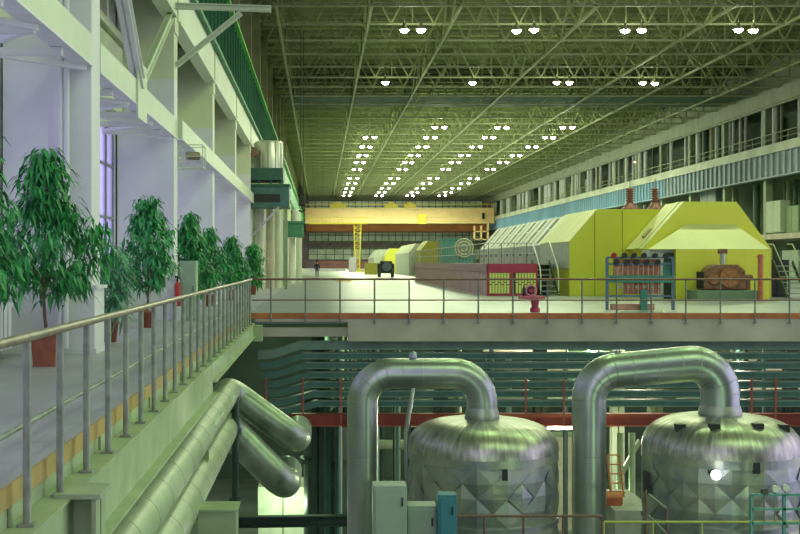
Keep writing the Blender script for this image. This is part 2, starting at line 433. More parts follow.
# lower part of the right wall
for k in range(11):
    y0 = 108 + BAY * k
    for j in range(4):
        y = y0 + R.random() * 11; r = R.uniform(.12, .45); mi = R.choice((0, 1, 2, 3, 2))
        top = 9.6; z0 = 4.27 if R.random() < .7 else .001
        if z0 < 1: x = 42.3 - R.random()*.3
        else: x = 44.8 + R.random() * 2
        o = MB().cyl((x, y, z0), (x, y, top if z0 > 1 else 3.7), r, 10).build('vertical_pipe', DUCT[mi])
        tag(o, ['white', 'lilac grey', 'dark green', 'olive'][mi] + ' vertical pipe below the right crane girder', 'pipe', 'right wall pipes ' + str(mi))
def wallbox(px0, px1, py0, py1, X, m, lab, name='wall_cabinet'):
    Ya = F * X / (px1 - 320); Yb = F * X / (px0 - 320)
    z1 = EYE + (262 - py0) * Ya / F; z0 = EYE + (262 - py1) * Ya / F
    mb = MB().box(X, X + .8, Ya, Yb, z0, z1).box(X - .04, X, Ya + .1, (Ya+Yb)/2 - .05, z0 + .1, z1 - .1).box(X - .04, X, (Ya+Yb)/2 + .05, Yb - .1, z0 + .1, z1 - .1)
    o = mb.build(name, m); tag(o, lab, 'cabinet'); return o
wallbox(766, 781, 200, 232, 43.2, mat('pale_olive_cabinet', (.45, .50, .36), .5), 'pale olive double cabinet on the right wall ledge')
wallbox(785, 799, 205, 232, 43.6, mat('moss_cabinet', (.20, .30, .15), .5), 'moss green cabinet near the right picture edge')
wallbox(700, 716, 185, 222, 44.2, mat('slate_cabinet', (.16, .20, .22), .5), 'slate grey switch cabinet above the yellow enclosure')
wallbox(782, 799, 250, 279, 41.8, mat('tiny_grey_cabinet', (.30, .36, .30), .5), 'grey green cabinet at the foot of the right wall')

# ------------------------------------------------------------------ left wall steelwork
PALE = mat('greenish_white_steel', (.62, .68, .52), .45, var=.06, scale=1)
b = thing('longitudinal_beam', (-3.65, 6, 4.7), 'white box beam running diagonally in view past the left piers', 'beam')
for (xo, y0_, y1_) in ((-3.99, 6, 20.98), (-3.99, 21.82, 33.7), (-3.86, 33.7, 82)):
    MB().box(xo - .13, xo, y0_, y1_, 5.06, 5.58).build('web', PALE, b)
    MB().box(xo - .30, xo + .02, y0_, y1_, 5.02, 5.055).build('flange', WHITE, b)
for i in range(1, 7):
    y = PIER[i] + .9
    yb = PIER[i+1] - .1
    t = thing('lateral_brace', (-4.7, y, 4.7), 'white horizontal bracing between box beam and wall, bay %s from the camera' % ORD[i-1], 'brace', 'lateral braces')
    mb = MB(); n = 6
    for k in range(n):
        ya = y + (yb - y) * k / n; yc = y + (yb - y) * (k + 1) / n
        mb = MB(); mb.beam((-5.58, ya, 4.95), (-4.1, ya, 4.95), .13, .12)
        mb.beam((-5.58, ya, 4.98), (-4.1, yc, 4.98), .12, .09) if k % 2 else mb.beam((-4.1, ya, 4.98), (-5.58, yc, 4.98), .12, .09); mb.build('strut', WHITE, t)
def brace(p, q, w, lab, m=PALE, h=None):
    o = MB().ibeam(p, q, w, h or w, .03).build('diagonal_brace', m); tag(o, lab, 'brace'); return o
for k in range(1):
    yn = 26.7
    o = MB().ibeam((-4.03, yn, 5.58), (-4.03, yn - 4.55, 8.6), .26, .34, .04).build('diagonal_brace', WHITE)
    tag(o, 'thick white diagonal brace leaning towards the camera above the box beam, %s' % ORD[k], 'brace', 'leaning braces')
    o = MB().ibeam((-4.03, yn + .2, 5.58), (-4.03, yn + 6.2, 8.5), .16, .24, .03).build('diagonal_brace', PALE)
    tag(o, 'thin white diagonal brace leaning down the hall above the box beam, %s' % ORD[k], 'brace', 'leaning braces')
    o = MB().box(-3.985, -3.95, yn - .6, yn + .7, 4.75, 6.0).build('gusset_plate', PALE)
    tag(o, 'pale gusset plate where the diagonal braces meet the box beam, %s' % ORD[k], 'plate', 'gusset plates')
# bracket arm from the second pier
yb = PIER[3] + .4
t = thing('bracket_arm', (-4, yb, 7), 'pale steel bracket arm with knee brace reaching out from a pier', 'bracket')
pa = at(176, 6, yb); pb = at(271, 9, yb); pc = at(178, 66, yb); pd = at(241, 13, yb)
MB().ibeam((-4.0, yb, pa.z), pb, .2, .16, .03).build('arm', PALE, t)
MB().ibeam((-4.0, yb, pc.z), pd, .16, .14, .03).build('knee_brace', PALE, t)
# pale girder and emerald crane girder on the left
g = thing('crane_girder', (-4, 22, 8.2), 'emerald green crane girder high along the left wall', 'girder')
MB().box(-4.25, -4.0, 22, END, 9.75, 12.3).box(-4.4, -3.8, 22, END, 9.6, 9.73).build('web', GIRDGREEN, g)
for k in range(60): MB().box(-4.0, -3.85, 22 + k*1.6, 22.08 + k*1.6, 9.73, 12.28).build('stiffener', mat('dark_emerald_paint', (.02, .13, .06), .5), g)
MB().box(-4.0, -3.7, 22, END, 12.3, 12.42).box(-3.9, -3.78, 22, END, 12.42, 12.62).build('rail', RAILLIME, g)
for i in range(1, 9):
    a, c = PIER[i] + .82, PIER[i+1] - .02
    o = MB().box(-4.1, -3.97, a, c, 8.35, 9.58).box(-4.3, -3.9, a, c, 8.28, 8.345).build('pale_girder', PALE); tag(o, 'pale girder under the emerald crane girder, bay %s from the camera' % ORD[i-1], 'beam', 'pale girders')
# upper cream panels
mb = MB()
for i in range(1, 12):
    a, c = PIER[i] + .8, PIER[i+1]
    mb.box(-5.58, -5.4, a, c, 5.6, 7.4).box(-5.58, -5.3, a, c, 7.5, 7.7)
    for j in range(4): mb.box(-5.58, -5.34, a + (c-a)*j/4, a + (c-a)*j/4 + .3, 7.7, 9.5)
struct('wall_left_panels', mb, CREAMGREEN, 'cream panels on the upper left wall', 'wall')
struct('wall_left_upper', MB().box(-5.59, -5.42, 2, END, 9.7, H + 3), DECK, 'dark olive upper wall above the emerald crane girder', 'wall')
# twin pipes on the first pier
for i, (x, r) in enumerate(((at(61, 200, 20.9).x, .05), (at(67, 200, 20.9).x, .055))):
    o = MB().cyl((x, 20.86, 1.2), (x, 20.86, 6.6), r, 10).cyl((x, 20.78, .1), (x, 20.78, 1.2), r, 10).cyl((x, 20.86, 1.2), (x, 20.78, 1.2), r, 10).build('heating_pipe', WHITE)
    tag(o, ['thin left', 'thicker right'][i] + ' white vertical heating pipe on the nearest pier', 'pipe', 'heating pipes')
# radiator under the first window
t = thing('radiator', (-5.35, 17.5, .1), 'white ribbed radiator under the nearest window', 'radiator')
mb = MB()
for k in range(30): mb.box(-5.45, -5.2, 12.2 + k*.27, 12.4 + k*.27, .15, .92)
mb.build('fins', WHITE, t)
MB().cyl((-5.32, 12.1, .85), (-5.32, 20.7, .85), .05, 10).cyl((-5.32, 12.1, .22), (-5.32, 20.7, .22), .05, 10).build('pipes', WHITE, t)
# hanging wire cage near the second pier
p = at(183, 156, 33.9)
t = thing('cage_platform', p, 'small white wire cage platform hung beside the second pier', 'platform')
mb = MB(); x0, x1 = p.x - .15, p.x + .55; y0, y1 = 33.95, 34.7; z0 = p.z - .3; z1 = z0 + .62
for z in (z0, z0 + .3, z1):
    for q, r_ in (((x0,y0,z),(x1,y0,z)), ((x1,y0,z),(x1,y1,z)), ((x0,y1,z),(x1,y1,z)), ((x0,y0,z),(x0,y1,z))): mb.beam(q, r_, .025)
for x in (x0, x1):
    for y in (y0, y1): mb.beam((x, y, z0), (x, y, z1), .03)
mb.build('frame', PALE, t)
MB().cyl((p.x + .1, 34.1, z0 + .33), (p.x + .4, 34.3, z0 + .33), .12, 10).build('motor', mat('brown_motor', (.25, .2, .12), .5), t)

# ------------------------------------------------------------------ railings
def rail_posts(root, spots, m, zt, zb, r=.028, flat=None):
    for (x, y) in spots:
        mb = MB().cyl((x, y, zb), (x, y, zt), r, 8); mb.box(x - .06, x + .06, y - .06, y + .06, zb, zb + .02)
        mb.build('post', m, root)
t = thing('railing', (-2.12, 5, -.28), 'worn grey green railing along the walkway edge on the left', 'railing')
n = 29; sp = [(-2.09, 5.29 + 1.09 * k) for k in range(n)]
rail_posts(t, sp, RAILGREEN, 1.03, -.281, .031)
MB().cyl((-2.10, 4.5, 1.06), (-2.10, 36.85, 1.06), .036, 10).build('top_rail', mat('worn_brown_handrail', (.24, .19, .13), .35, var=.35, scale=5), t)
MB().cyl((-2.16, 4.5, .41), (-2.16, 36.85, .41), .02, 8).build('mid_rail', RAILGREEN, t)
t = thing('railing', (6, 36.85, -.28), 'thin red brown railing along the front edge of the main floor', 'railing')
sp = [(-1.51 + 1.062 * k, D1 - .05) for k in range(19)]
rail_posts(t, sp, RAILGREY, 1.05, -.28, .026)
MB().cyl((-2.1, D1 - .05, 1.07), (18.2, D1 - .05, 1.07), .032, 10).build('top_rail', RAILBROWN, t)
MB().cyl((-2.1, D1 - .05, .43), (18.2, D1 - .05, .43), .02, 8).build('mid_rail', RAILBROWN, t)

# ------------------------------------------------------------------ cable trays and red beam below the floor
tr_y = [345.5, 356, 365.5, 375, 384.5, 394, 403.5]
names = ['topmost pale', 'second', 'third', 'fourth', 'fifth', 'sixth', 'lowest']
for i, py in enumerate(tr_y):
    Y = D1 + .35 + .0 * i
    z = at(0, py, Y).z; h = .26 if i == 0 else .2
    x0 = at(258 + 2*i, 0, Y).x; x1 = at(300 + 3*i, 0, Y).x
    t = thing('cable_tray', (8, Y, z), '%s dark teal cable tray of the stack under the floor edge' % names[i], 'cable tray', 'cable trays')
    mb = MB()
    dz = -.30
    def sec(xa, za, xb, zb):
        mb.add([(xa,Y,za-h/2),(xb,Y,zb-h/2),(xb,Y,zb+h/2),(xa,Y,za+h/2),(xa,Y+.45,za-h/2),(xb,Y+.45,zb-h/2),(xb,Y+.45,zb+h/2),(xa,Y+.45,za+h/2)],
               [(0,1,2,3),(7,6,5,4),(0,4,5,1),(2,6,7,3),(0,3,7,4),(1,5,6,2)])
    sec(x0 - .0, z + dz, x0 + .45, z + dz + .03); sec(x0 + .45, z + dz + .03, x1, z); sec(x1, z, 24, z)
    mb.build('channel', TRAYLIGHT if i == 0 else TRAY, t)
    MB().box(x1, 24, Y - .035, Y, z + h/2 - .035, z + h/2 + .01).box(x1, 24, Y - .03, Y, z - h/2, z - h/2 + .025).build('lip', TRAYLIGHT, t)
zb = at(0, 414, D1 + 1.2).z
o = MB().ibeam((-1.3, D1 + 1.3, zb - .19), (24, D1 + 1.3, zb - .19), .3, .4, .04).build('support_beam', REDBEAM); tag(o, 'long red lead painted beam below the cable trays', 'beam')
for i, px in enumerate((266, 303, 341, 526, 564, 752, 776)):
    p = at(px, 380, D1 + .2)
    o = MB().box(p.x - .025, p.x + .025, D1 + .20, D1 + .26, at(0, 425, D1).z, at(0, 379, D1).z).build('tray_hanger', REDBEAM)
    tag(o, 'thin red upright in front of the cable trays, %s from the left' % ORD[i].replace('nearest', 'first'), 'hanger', 'tray hangers')
o = MB().cyl((-1.4, D1 + .9, at(0, 404, D1).z), (24, D1 + .9, at(0, 404, D1).z), .05, 8).build('thin_pipe', TRAYLIGHT); tag(o, 'thin grey pipe running level above the red beam', 'pipe')

# ------------------------------------------------------------------ big pipes under the walkway
def bend_pipe(label, X, z, r, ex, ez, Yb=30.6, wr=.0):
    t = thing('insulated_pipe', (X, 18, z - r), label, 'pipe', 'pipes under the walkway')
    c = Vector((X, Yb, z)); d = Vector((ex - X, .0, ez - z)).normalized()
    rb = .45
    pts = [Vector((X, 6 + (Yb - rb - 6) * k / 14, z)) for k in range(15)]
    seg1 = MB().tube(pts, r, 24)
    for k in range(18):
        y = 7 + k * 1.35
        if y < Yb - 1: seg1.cyl((X, y, z), (X, y + .03, z), r + .004, 24)
    seg1.build('straight_run', PALEPIPE, t)
    c0 = Vector((X, Yb - rb, z)) + d * rb
    el = [c0 + (-d) * rb * math.cos(a) + Vector((0, 1, 0)) * rb * math.sin(a) for a in [math.pi/2 * k / 8 for k in range(9)]]
    E = Vector((ex, Yb, ez))
    down = el + [E - d * .5]
    c1 = E - d * .5 + Vector((0, 1, 0)) * .5
    el2 = [c1 - Vector((0, 1, 0)) * .5 * math.cos(a) + d * .5 * math.sin(a) for a in [math.pi/2 * k / 8 for k in range(1, 9)]]
    down += el2 + [el2[-1] + Vector((0, 1.6, 0))]
    r2 = r * 1.1; mb = MB().tube(down, [r + (r2 - r) * min(1, i / 4) for i in range(len(down))], 24)
    for k in range(1, 5):
        q = el[-1].lerp(E - d*.5, k / 5); mb.cyl(q, q + d * .03, r2 + .005, 24)
    mb.build('sloping_run', mat('dull_green_steel_pipe', (.25, .32, .25), .38, .6, var=.3, scale=1.6, bump=.15, col2=(.34, .40, .30)), t)
    return t
e = at(297, 440, 30.6); bend_pipe('upper pale green pipe under the walkway with a steel sloping end', -2.34, -1.66, .33, e.x, e.z)
e = at(285, 482, 30.6); bend_pipe('lower pale green pipe under the walkway with a steel sloping end', -2.38, -2.50, .37, e.x, e.z, 30.2)
# I-column with cap below the railing
t = thing('stub_column', (-1.98, 10.1, -3.5), 'pale green stub column with cap plate beside the walkway girder', 'column')
MB().box(-2.12, -1.75, 9.55, 10.05, -.29, -.25).build('cap_plate', PALEGREEN, t)
MB().ibeam((-1.94, 9.8, -6), (-1.94, 9.8, -.292), .44, .30, .035, (1, 0, 0)).build('shaft', PALEGREEN, t)
# pipe brackets under the pipes
for i, (px, py, Y) in enumerate(((209, 455, 23.0), (216, 515, 21.3))):
    p = at(px, py, Y)
    o = MB().ibeam((-3.6, Y, p.z), (p.x, Y, p.z), .25, .24, .035).build('pipe_bracket', PALEGREEN)
    tag(o, ['upper', 'lower'][i] + ' pale green bracket beam sticking out below the walkway pipes', 'bracket')
o = MB().box(at(198, 0, 20).x, at(236, 0, 20).x, 20, 20.6, LOW, at(0, 511, 20).z).box(at(196, 0, 20).x, at(238, 0, 20).x, 19.95, 20.65, at(0, 511, 20).z, at(0, 509, 20).z).build('support_pedestal', PALEGREEN); tag(o, 'pale green pedestal box under the lower walkway pipe', 'pedestal')
# far corner block where walkway meets the main floor
o = MB().box(-2.9, -1.75, D1 - .7, D1 - .12, -.80, -.32).build('corner_block', PALEGREEN); tag(o, 'pale green block at the corner of walkway and main floor', 'block')

# ------------------------------------------------------------------ heat exchanger vessels and gooseneck pipes
VY = 25.5; SV = F / VY
def vessel(px, r, label, zs, dome):
    cx = (px - 320) / SV
    t = thing('pressure_vessel', (cx, VY, -8), label, 'vessel', 'clad vessels')
    n = 16
    prof = []
    for k in range(13):
        a = math.pi / 2 * k / 12
        prof.append((max(.0001, r * (math.cos(a) ** .5 if k < 12 else 0)), zs + dome * math.sin(a)))
    d = MB(); nn = 48; vs = []
    for (rr, z) in prof:
        for k in range(nn):
            a = 2*math.pi*k/nn; q = rr * (1 + (.010 if k % 2 else -.006)); vs.append((cx + q*math.cos(a), VY + q*math.sin(a), z))
    d.add(vs, [(i*nn+k, i*nn+(k+1) % nn, (i+1)*nn+(k+1) % nn, (i+1)*nn+k) for i in range(12) for k in range(nn)], True)
    d.build('dome', mat('streaked_aluminium_dome', (.36, .37, .40), .38, .85, var=.4, scale=2.6, bump=.15, col2=(.46, .45, .36)), t)
    MB().lathe((cx, VY, 0), [(r*.96, zs - .17), (r*.998, zs - .17), (r*.998, zs + .004), (r*.96, zs + .004)], 64, False).build('seam_band', STEEL, t)
    def pillow(z0, z1, rows_, nm):
        mb = MB(); hh = (z1 - z0) / rows_; half = hh / 2
        def P(k, z, q=0): a = 2*math.pi*(k/n); return (cx + (r*.985+q)*math.cos(a), VY + (r*.985+q)*math.sin(a), z)
        for row in range(rows_ * 2 + 1):
            zc = z0 + half * row; off = .5 * (row % 2)
            for k in range(n):
                c = k + off; lo, hi = zc - half, zc + half
                ctr = P(c, min(max(zc, z0), z1), .022 + .016 * R.random())
                pts = [P(c - .5, zc), P(c, max(lo, z0)), P(c + .5, zc), P(c, min(hi, z1))]
                if row == 0: pts = [P(c - .5, zc), P(c + .5, zc), P(c, hi)]
                elif row == rows_ * 2: pts = [P(c - .5, zc), P(c, lo), P(c + .5, zc)]
                if len(pts) == 4:            # a quilted panel: a slightly tilted diamond, softly pillowed
                    t1, t2 = R.uniform(-.022, .022), R.uniform(-.022, .022)
                    def out(p, q): v = Vector((p[0]-cx, p[1]-VY, 0)).normalized() * q; return (p[0]+v.x, p[1]+v.y, p[2])
                    pts = [out(pts[0], .012 + t1), out(pts[1], .012 - t2), out(pts[2], .012 - t1), out(pts[3], .012 + t2)]
                    ctr = P(c, zc, .032)
                    mb.add(pts + [ctr], [(0, 1, 4), (1, 2, 4), (2, 3, 4), (3, 0, 4)])
                else: mb.add(pts, [(0, 1, 2)])
        mb.lathe((cx, VY, 0), [(r*.97, z0), (r*.97, z1)], 48)
        mb.build(nm, STEEL, t)
    pillow(zs - 1.36, zs - .16, 2, 'upper_cladding')
    MB().lathe((cx, VY, 0), [(r*.96, zs - 1.46), (r*1.004, zs - 1.46), (r*1.004, zs - 1.36), (r*.96, zs - 1.36)], 64, False).build('seam_band', STEELPIPE, t)
    pillow(zs - 3.86, zs - 1.46, 4, 'lower_cladding')
    MB().lathe((cx, VY, 0), [(r*.98, zs - 3.86), (r*.98, zs - 5.2), (r*.3, zs - 5.9)], 48).build('skirt', STEEL, t)
    for k in range(4):
        a = math.pi/4 + k*math.pi/2; x = cx + math.cos(a)*r*.8; y = VY + math.sin(a)*r*.8
        MB().box(x - .12, x + .12, y - .12, y + .12, LOW, zs - 5.0).build('leg', DARKSTEEL, t)
    return t, cx
v1, c1 = vessel(482, 1.60, 'left quilted aluminium clad vessel with a domed top', -2.38, .66)
v2, c2 = vessel(721, 1.64, 'right aluminium clad vessel with black lugs on its dome', -2.38, .74)
dm = MATS['streaked_aluminium_dome']; nt_ = dm.node_tree
nz = [n for n in nt_.nodes if n.type == 'TEX_NOISE'][0]; tc_ = [n for n in nt_.nodes if n.type == 'TEX_COORD'][0]
sx = nt_.nodes.new('ShaderNodeSeparateXYZ'); nt_.links.new(tc_.outputs['Object'], sx.inputs[0])
at2 = nt_.nodes.new('ShaderNodeMath'); at2.operation = 'ARCTAN2'; nt_.links.new(sx.outputs['Y'], at2.inputs[0]); nt_.links.new(sx.outputs['X'], at2.inputs[1])
ml = nt_.nodes.new('ShaderNodeMath'); ml.operation = 'MULTIPLY'; ml.inputs[1].default_value = 6; nt_.links.new(at2.outputs[0], ml.inputs[0])
cb = nt_.nodes.new('ShaderNodeCombineXYZ'); nt_.links.new(ml.outputs[0], cb.inputs['X']); nt_.links.new(sx.outputs['Z'], cb.inputs['Z'])
nt_.links.new(cb.outputs[0], nz.inputs['Vector'])
def lug(cx, zs, r, dome, ang, rad, m=BLACK):
    x = cx + math.cos(ang)*rad*r; y = VY + math.sin(ang)*rad*r
    z = zs + dome * (1 - rad ** 4) ** .5
    return MB().box(x - .10, x + .10, y - .08, y + .08, z - .08, z + .07)
for a, q in ((-2.55, .80), (-2.0, .74), (-1.25, .72), (-.7, .80)):
    lug(c2, -2.38, 1.64, .74, a, q).build('lug', BLACK, [c for c in kids(v2) if c.name.startswith('dome')][0])
for a, q in ((2.75, .93), (.4, .93)):
    lug(c1, -2.38, 1.6, .66, a, q).build('lug', BLACK, [c for c in kids(v1) if c.name.startswith('dome')][0])
for (px, py, w, h, v, lab) in ((505, 475, .10, .22, v1, 'opening'), (756, 468, .14, .22, v2, 'opening'), (667, 495, .12, .45, v2, 'opening')):
    p = at(px, py, VY - 1.60); ys_ = VY - math.sqrt(max(.1, 1.62**2 - (p.x - (c1 if v is v1 else c2))**2)) - .03; MB().box(p.x - w/2, p.x + w/2, ys_, ys_ + .3, p.z - h/2, p.z + h/2).build('nozzle_plate', BLACK, v)
def gooseneck(label, xl, xr, z_l, z_r, r, zbot, ztop_v, rr=None):
    t = thing('gooseneck_pipe', (xl, VY, zbot), label, 'pipe', 'gooseneck pipes'); rb = .62; rr = rr or r
    left = [Vector((xl, VY, zbot + k)) for k in range(0, int(z_l - rb - zbot))] + arc((xl + rb, VY, z_l - rb), (-1, 0, 0), (0, 0, 1), rb, 9)
    mid = [Vector((xl + rb + (xr - rb - xl - rb) * k / 6, VY, z_l + (z_r - z_l) * k / 6)) for k in range(1, 6)]
    rgt = arc((xr - rb, VY, z_r - rb), (0, 0, 1), (1, 0, 0), rb, 9) + [Vector((xr, VY, ztop_v))]
    pts = left + mid + rgt
    rs = [r + (rr - r) * i / (len(pts) - 1) for i in range(len(pts))]
    bp_ = MB().tube(pts, rs, 28).build('bent_pipe', STEELPIPE, t)
    mb = MB()
    acc = []
    for i in range(1, len(pts) - 1):
        if i % 2 == 0 or (pts[i] - pts[i-1]).length > .5:
            dd = (pts[i+1] - pts[i-1]).normalized(); MB().cyl(pts[i] - dd*.015, pts[i] + dd*.015, rs[i] + .005, 28).build('cladding_seam', STEEL, bp_)
    MB().lathe((xr, VY, ztop_v), [(rr*1.02, .25), (rr*1.12, .12), (rr*1.14, 0), (rr*1.0, -.1)], 28).build('collar', STEEL, t)
    return t
g1 = gooseneck('left aluminium gooseneck pipe entering the left vessel', (362.5-320)/SV, c1, -.77, -.77, .325, -7.5, -1.74)
g2 = gooseneck('right aluminium gooseneck pipe with swollen bend entering the right vessel', (589-320)/SV, c2 - .02, -.70, -.56, .35, -7.5, -1.68, .40)
p = at(413, 358, VY)
MB().cyl((p.x, VY, -.5), (p.x, VY, p.z + .02), .07, 10).lathe((p.x, VY, p.z), [(.0001, .16), (.08, .1), (.09, 0), (.07, -.06)], 12).build('vent_stub', STEELPIPE, g1)
p = at(618, 352, VY)
MB().cyl((p.x, VY, -.45), (p.x, VY, p.z + .04), .07, 10).build('vent_stub', STEELPIPE, g2)
p0 = at(413, 388, VY - .1); p1 = at(406, 432, VY - .1); p2 = at(408, 520, VY - .1)
o = MB().tube([p0, p1, p2], .05, 8).build('thin_pipe', STEELPIPE); tag(o, 'thin bent steel pipe hanging beside the left vessel', 'pipe')
p = at(716, 475, VY - 1.95)
t = thing('bulkhead_lamp', p, 'bright glowing bulb on the front of the right vessel', 'lamp')
MB().lathe(p, [(.0001, -.1), (.07, -.07), (.1, 0), (.07, .07), (.0001, .1)], 14).build('bulb', mat('lit_bulkhead_glass', (.9, .9, .85), .3, emit=(1, .97, .88), estr=14), t)  # emissive bulb for the bright spot on the vessel front
MB().box(p.x - .05, p.x + .05, p.y + .08, VY - 1.6, p.z - .05, p.z + .05).build('bracket', HOUSING, t)
PZ0 = -4.4
# ------------------------------------------------------------------ basement clutter
def post(px, Y, w, z0, z1, m, name, lab, cat, group=None):
    x = (px - 320) * Y / F
    o = MB().ibeam((x, Y, z0), (x, Y, z1), w, w, .04, (0, 1, 0)).build(name, m); tag(o, lab, cat, group)
for i, px in enumerate((318, 440, 540, 617, 655, 790)):
    post(px, 40 + (i % 2) * 2, .42, LOW, -.9, DARKSTEEL if i not in (3, 4) else COLGREEN, 'basement_column', 'steel column in the basement behind the vessels, %s from the left' % ORD[i].replace('nearest', 'first'), 'column', 'basement columns')
for i in range(44):
    px = R.uniform(318, 400) if i % 3 == 0 else R.uniform(318, 800); Y = R.uniform(39.6, 50); x = (px - 320) * Y / F; r = R.uniform(.04, .14)
    m = R.choice((DARKSTEEL, TRAY, TRAYLIGHT, COLGREEN))
    o = MB().cyl((x, Y, LOW), (x, Y, -1.2), r, 8).build('basement_riser', m)
    tag(o, 'thin vertical pipe in the dim basement behind the vessels', 'pipe', 'basement risers')
for i in range(14):
    Y = R.uniform(43, 56); z = R.uniform(-6.5, -1.3); x0 = R.uniform(-2, 14); r = R.uniform(.06, .2)
    m = R.choice((DARKSTEEL, TRAY, COLGREEN, CREAM))
    o = MB().cyl((x0, Y, z), (x0 + R.uniform(4, 12), Y, z), r, 8).build('basement_main', m)
    tag(o, 'level pipe in the dim basement behind the cable trays', 'pipe', 'basement mains')
# vertical dark pipe with flanges by the big pipe bends
x = at(241, 0, 31.5).x
t = thing('dark_riser', (x, 31.5, LOW), 'dark flanged vertical pipe crossing in front of the sloping pipes', 'pipe')
MB().cyl((x, 29.4, LOW), (x, 29.4, -1.7), .09, 10).build('pipe', DARKSTEEL, t)
mb = MB()
for z in (-2.6, -4.3, -5.4): mb.cyl((x, 29.4, z), (x, 29.4, z + .12), .16, 10)
mb.build('flange', DARKSTEEL, t)
# white block at the bottom
p = at(258, 487, 44); q = at(308, 530, 44)
t = thing('white_tank', (p.x + .9, 45, LOW), 'white box tank standing on the basement floor below the sloping pipes', 'tank')
MB().box(p.x, q.x, 44, 46, LOW, p.z).build('body', mat('bright_white_enamel', (.80, .78, .66), .5), t)
MB().box((p.x+q.x)/2 - .03, (p.x+q.x)/2 + .03, 43.97, 44, LOW, p.z).build('seam', COLGREEN, t)
o = MB().ibeam(at(236, 522, 33), at(360, 520, 33), .25, .3, .04).build('cross_beam', DARKSTEEL); tag(o, 'dark green steel beam across the bottom below the sloping pipes', 'beam')
# dark pump mass behind
t = thing('dark_pump', (1.0, 42, LOW), 'dark green pump body behind the left gooseneck pipe', 'pump')
p = at(328, 470, 42)
MB().cyl((p.x, 42, LOW), (p.x, 42, at(0, 425, 42).z), .85, 20).build('body', DARKSTEEL, t)
MB().cyl((p.x, 42, p.z + .3), (p.x, 42, p.z + .45), 1.0, 20).build('flange', DARKSTEEL, t)
MB().tube([(p.x, 42, -4), (p.x + .6, 42, -3.4), at(345, 425, 42)], .25, 12).build('outlet', DARKSTEEL, t)
CREAMGAP = mat('cream_gap_filler', (.72, .68, .50), .55, var=.2, scale=1.5)  # for cream cylinders added to give bright patches between the trays
for i in range(15):
    z = R.choice((-1.45, -1.8, -2.15, -2.5, -2.85, -3.2)) + R.uniform(-.05, .05); x0 = R.uniform(5, 17); Yq = 42.6 + i * .35
    o = MB().cyl((x0, Yq, z), (x0 + R.uniform(.8, 3.2), Yq, z), .15, 10).build('gap_filler_cylinder', CREAMGAP)
    tag(o, 'cream cylinder added as a bright patch in the gaps behind the cable trays', 'duct', 'bright patches behind the cable trays')
t = thing('orange_ladder', (at(610, 0, 34).x, 34, LOW), 'orange ladder standing between the right gooseneck pipe and the right vessel', 'ladder')
la, lb_ = at(607, 455, 34), at(622, 540, 33.6)
for dx in (0, .35): MB().cyl(lb_ + Vector((dx, 0, -1.6)), la + Vector((dx, 0, 0)), .03, 8).build('side_rail', mat('orange_ladder_paint', (.55, .22, .05), .5), t)
for k in range(10):
    q = la.lerp(lb_, k / 9); MB().cyl(q, q + Vector((.35, 0, 0)), .02, 6).build('rung', mat('orange_ladder_paint', (.55, .22, .05), .5), t)
t = thing('sloping_handrail', (at(652, 0, 23.4).x, 23.5, PZ0), 'thin double handrail sloping down at the left side of the right vessel', 'handrail')
for (a_, b_) in (((648, 494), (666, 508)), ((648, 515), (667, 534))):
    MB().cyl(at(*a_, 23.5), at(*b_, 23.5), .022, 8).build('rail', RAILGREEN, t)
for (px, py) in ((646, 490), (667, 507)):
    q = at(px, py, 23.5); MB().cyl((q.x, 23.5, PZ0), q, .022, 8).build('post', RAILBROWN, t)
for (x, y, z, e) in ((7.5, 41.6, -1.2, 120), (11, 41.6, -1.2, 160), (14.5, 41.6, -1.2, 160), (18, 41.6, -1.2, 120)): light('tray_gap_fill', (x, y, z), e, (1, .95, .72), .12)  # bare lights added behind the trays to brighten the gaps
# light coloured things between the vessels
p = at(628, 420, 36)
t = thing('support_stand', (p.x, 36, LOW), 'pale pipe frame with diagonal brace seen between the two vessels', 'frame')
mb = MB()
for px in (620, 632): mb.cyl((at(px, 0, 36).x, 36, LOW), at(px, 433, 36), .1, 8)
mb.beam(at(618, 480, 36), at(640, 440, 36), .12).build('pipe_legs', PALEGREEN, t)
o = MB().box(at(556, 0, 50).x, at(574, 0, 50).x, 50, 50.4, LOW, at(0, 438, 50).z).build('lit_wall_slab', mat('lit_wall_cream', (.6, .57, .40), .5)); tag(o, 'tall cream cupboard coloured as lit wall beyond the left vessel', 'backdrop')  # white wall under yellowish light, with the light put into the colour
o = MB().box(at(606, 0, 33).x, at(646, 0, 33).x, 32, 35, LOW, at(0, 503, 33).z).build('pump_plinth', mat('pale_concrete_plinth', (.42, .45, .34), .7)); tag(o, 'pale concrete plinth on the basement floor between the vessels', 'plinth')
t = thing('orange_pump', (at(612, 0, 33).x, 33, at(0, 503, 33).z), 'small orange pump on the plinth beside the right vessel', 'pump')
p = at(612, 498, 32.8)
MB().cyl(p + Vector((-.25, 0, 0)), p + Vector((.25, 0, 0)), .2, 12).build('body', COPPER, t); MB().box(p.x - .2, p.x + .2, 32.6, 33, at(0, 503, 33).z, p.z).build('foot', COPPER, t)
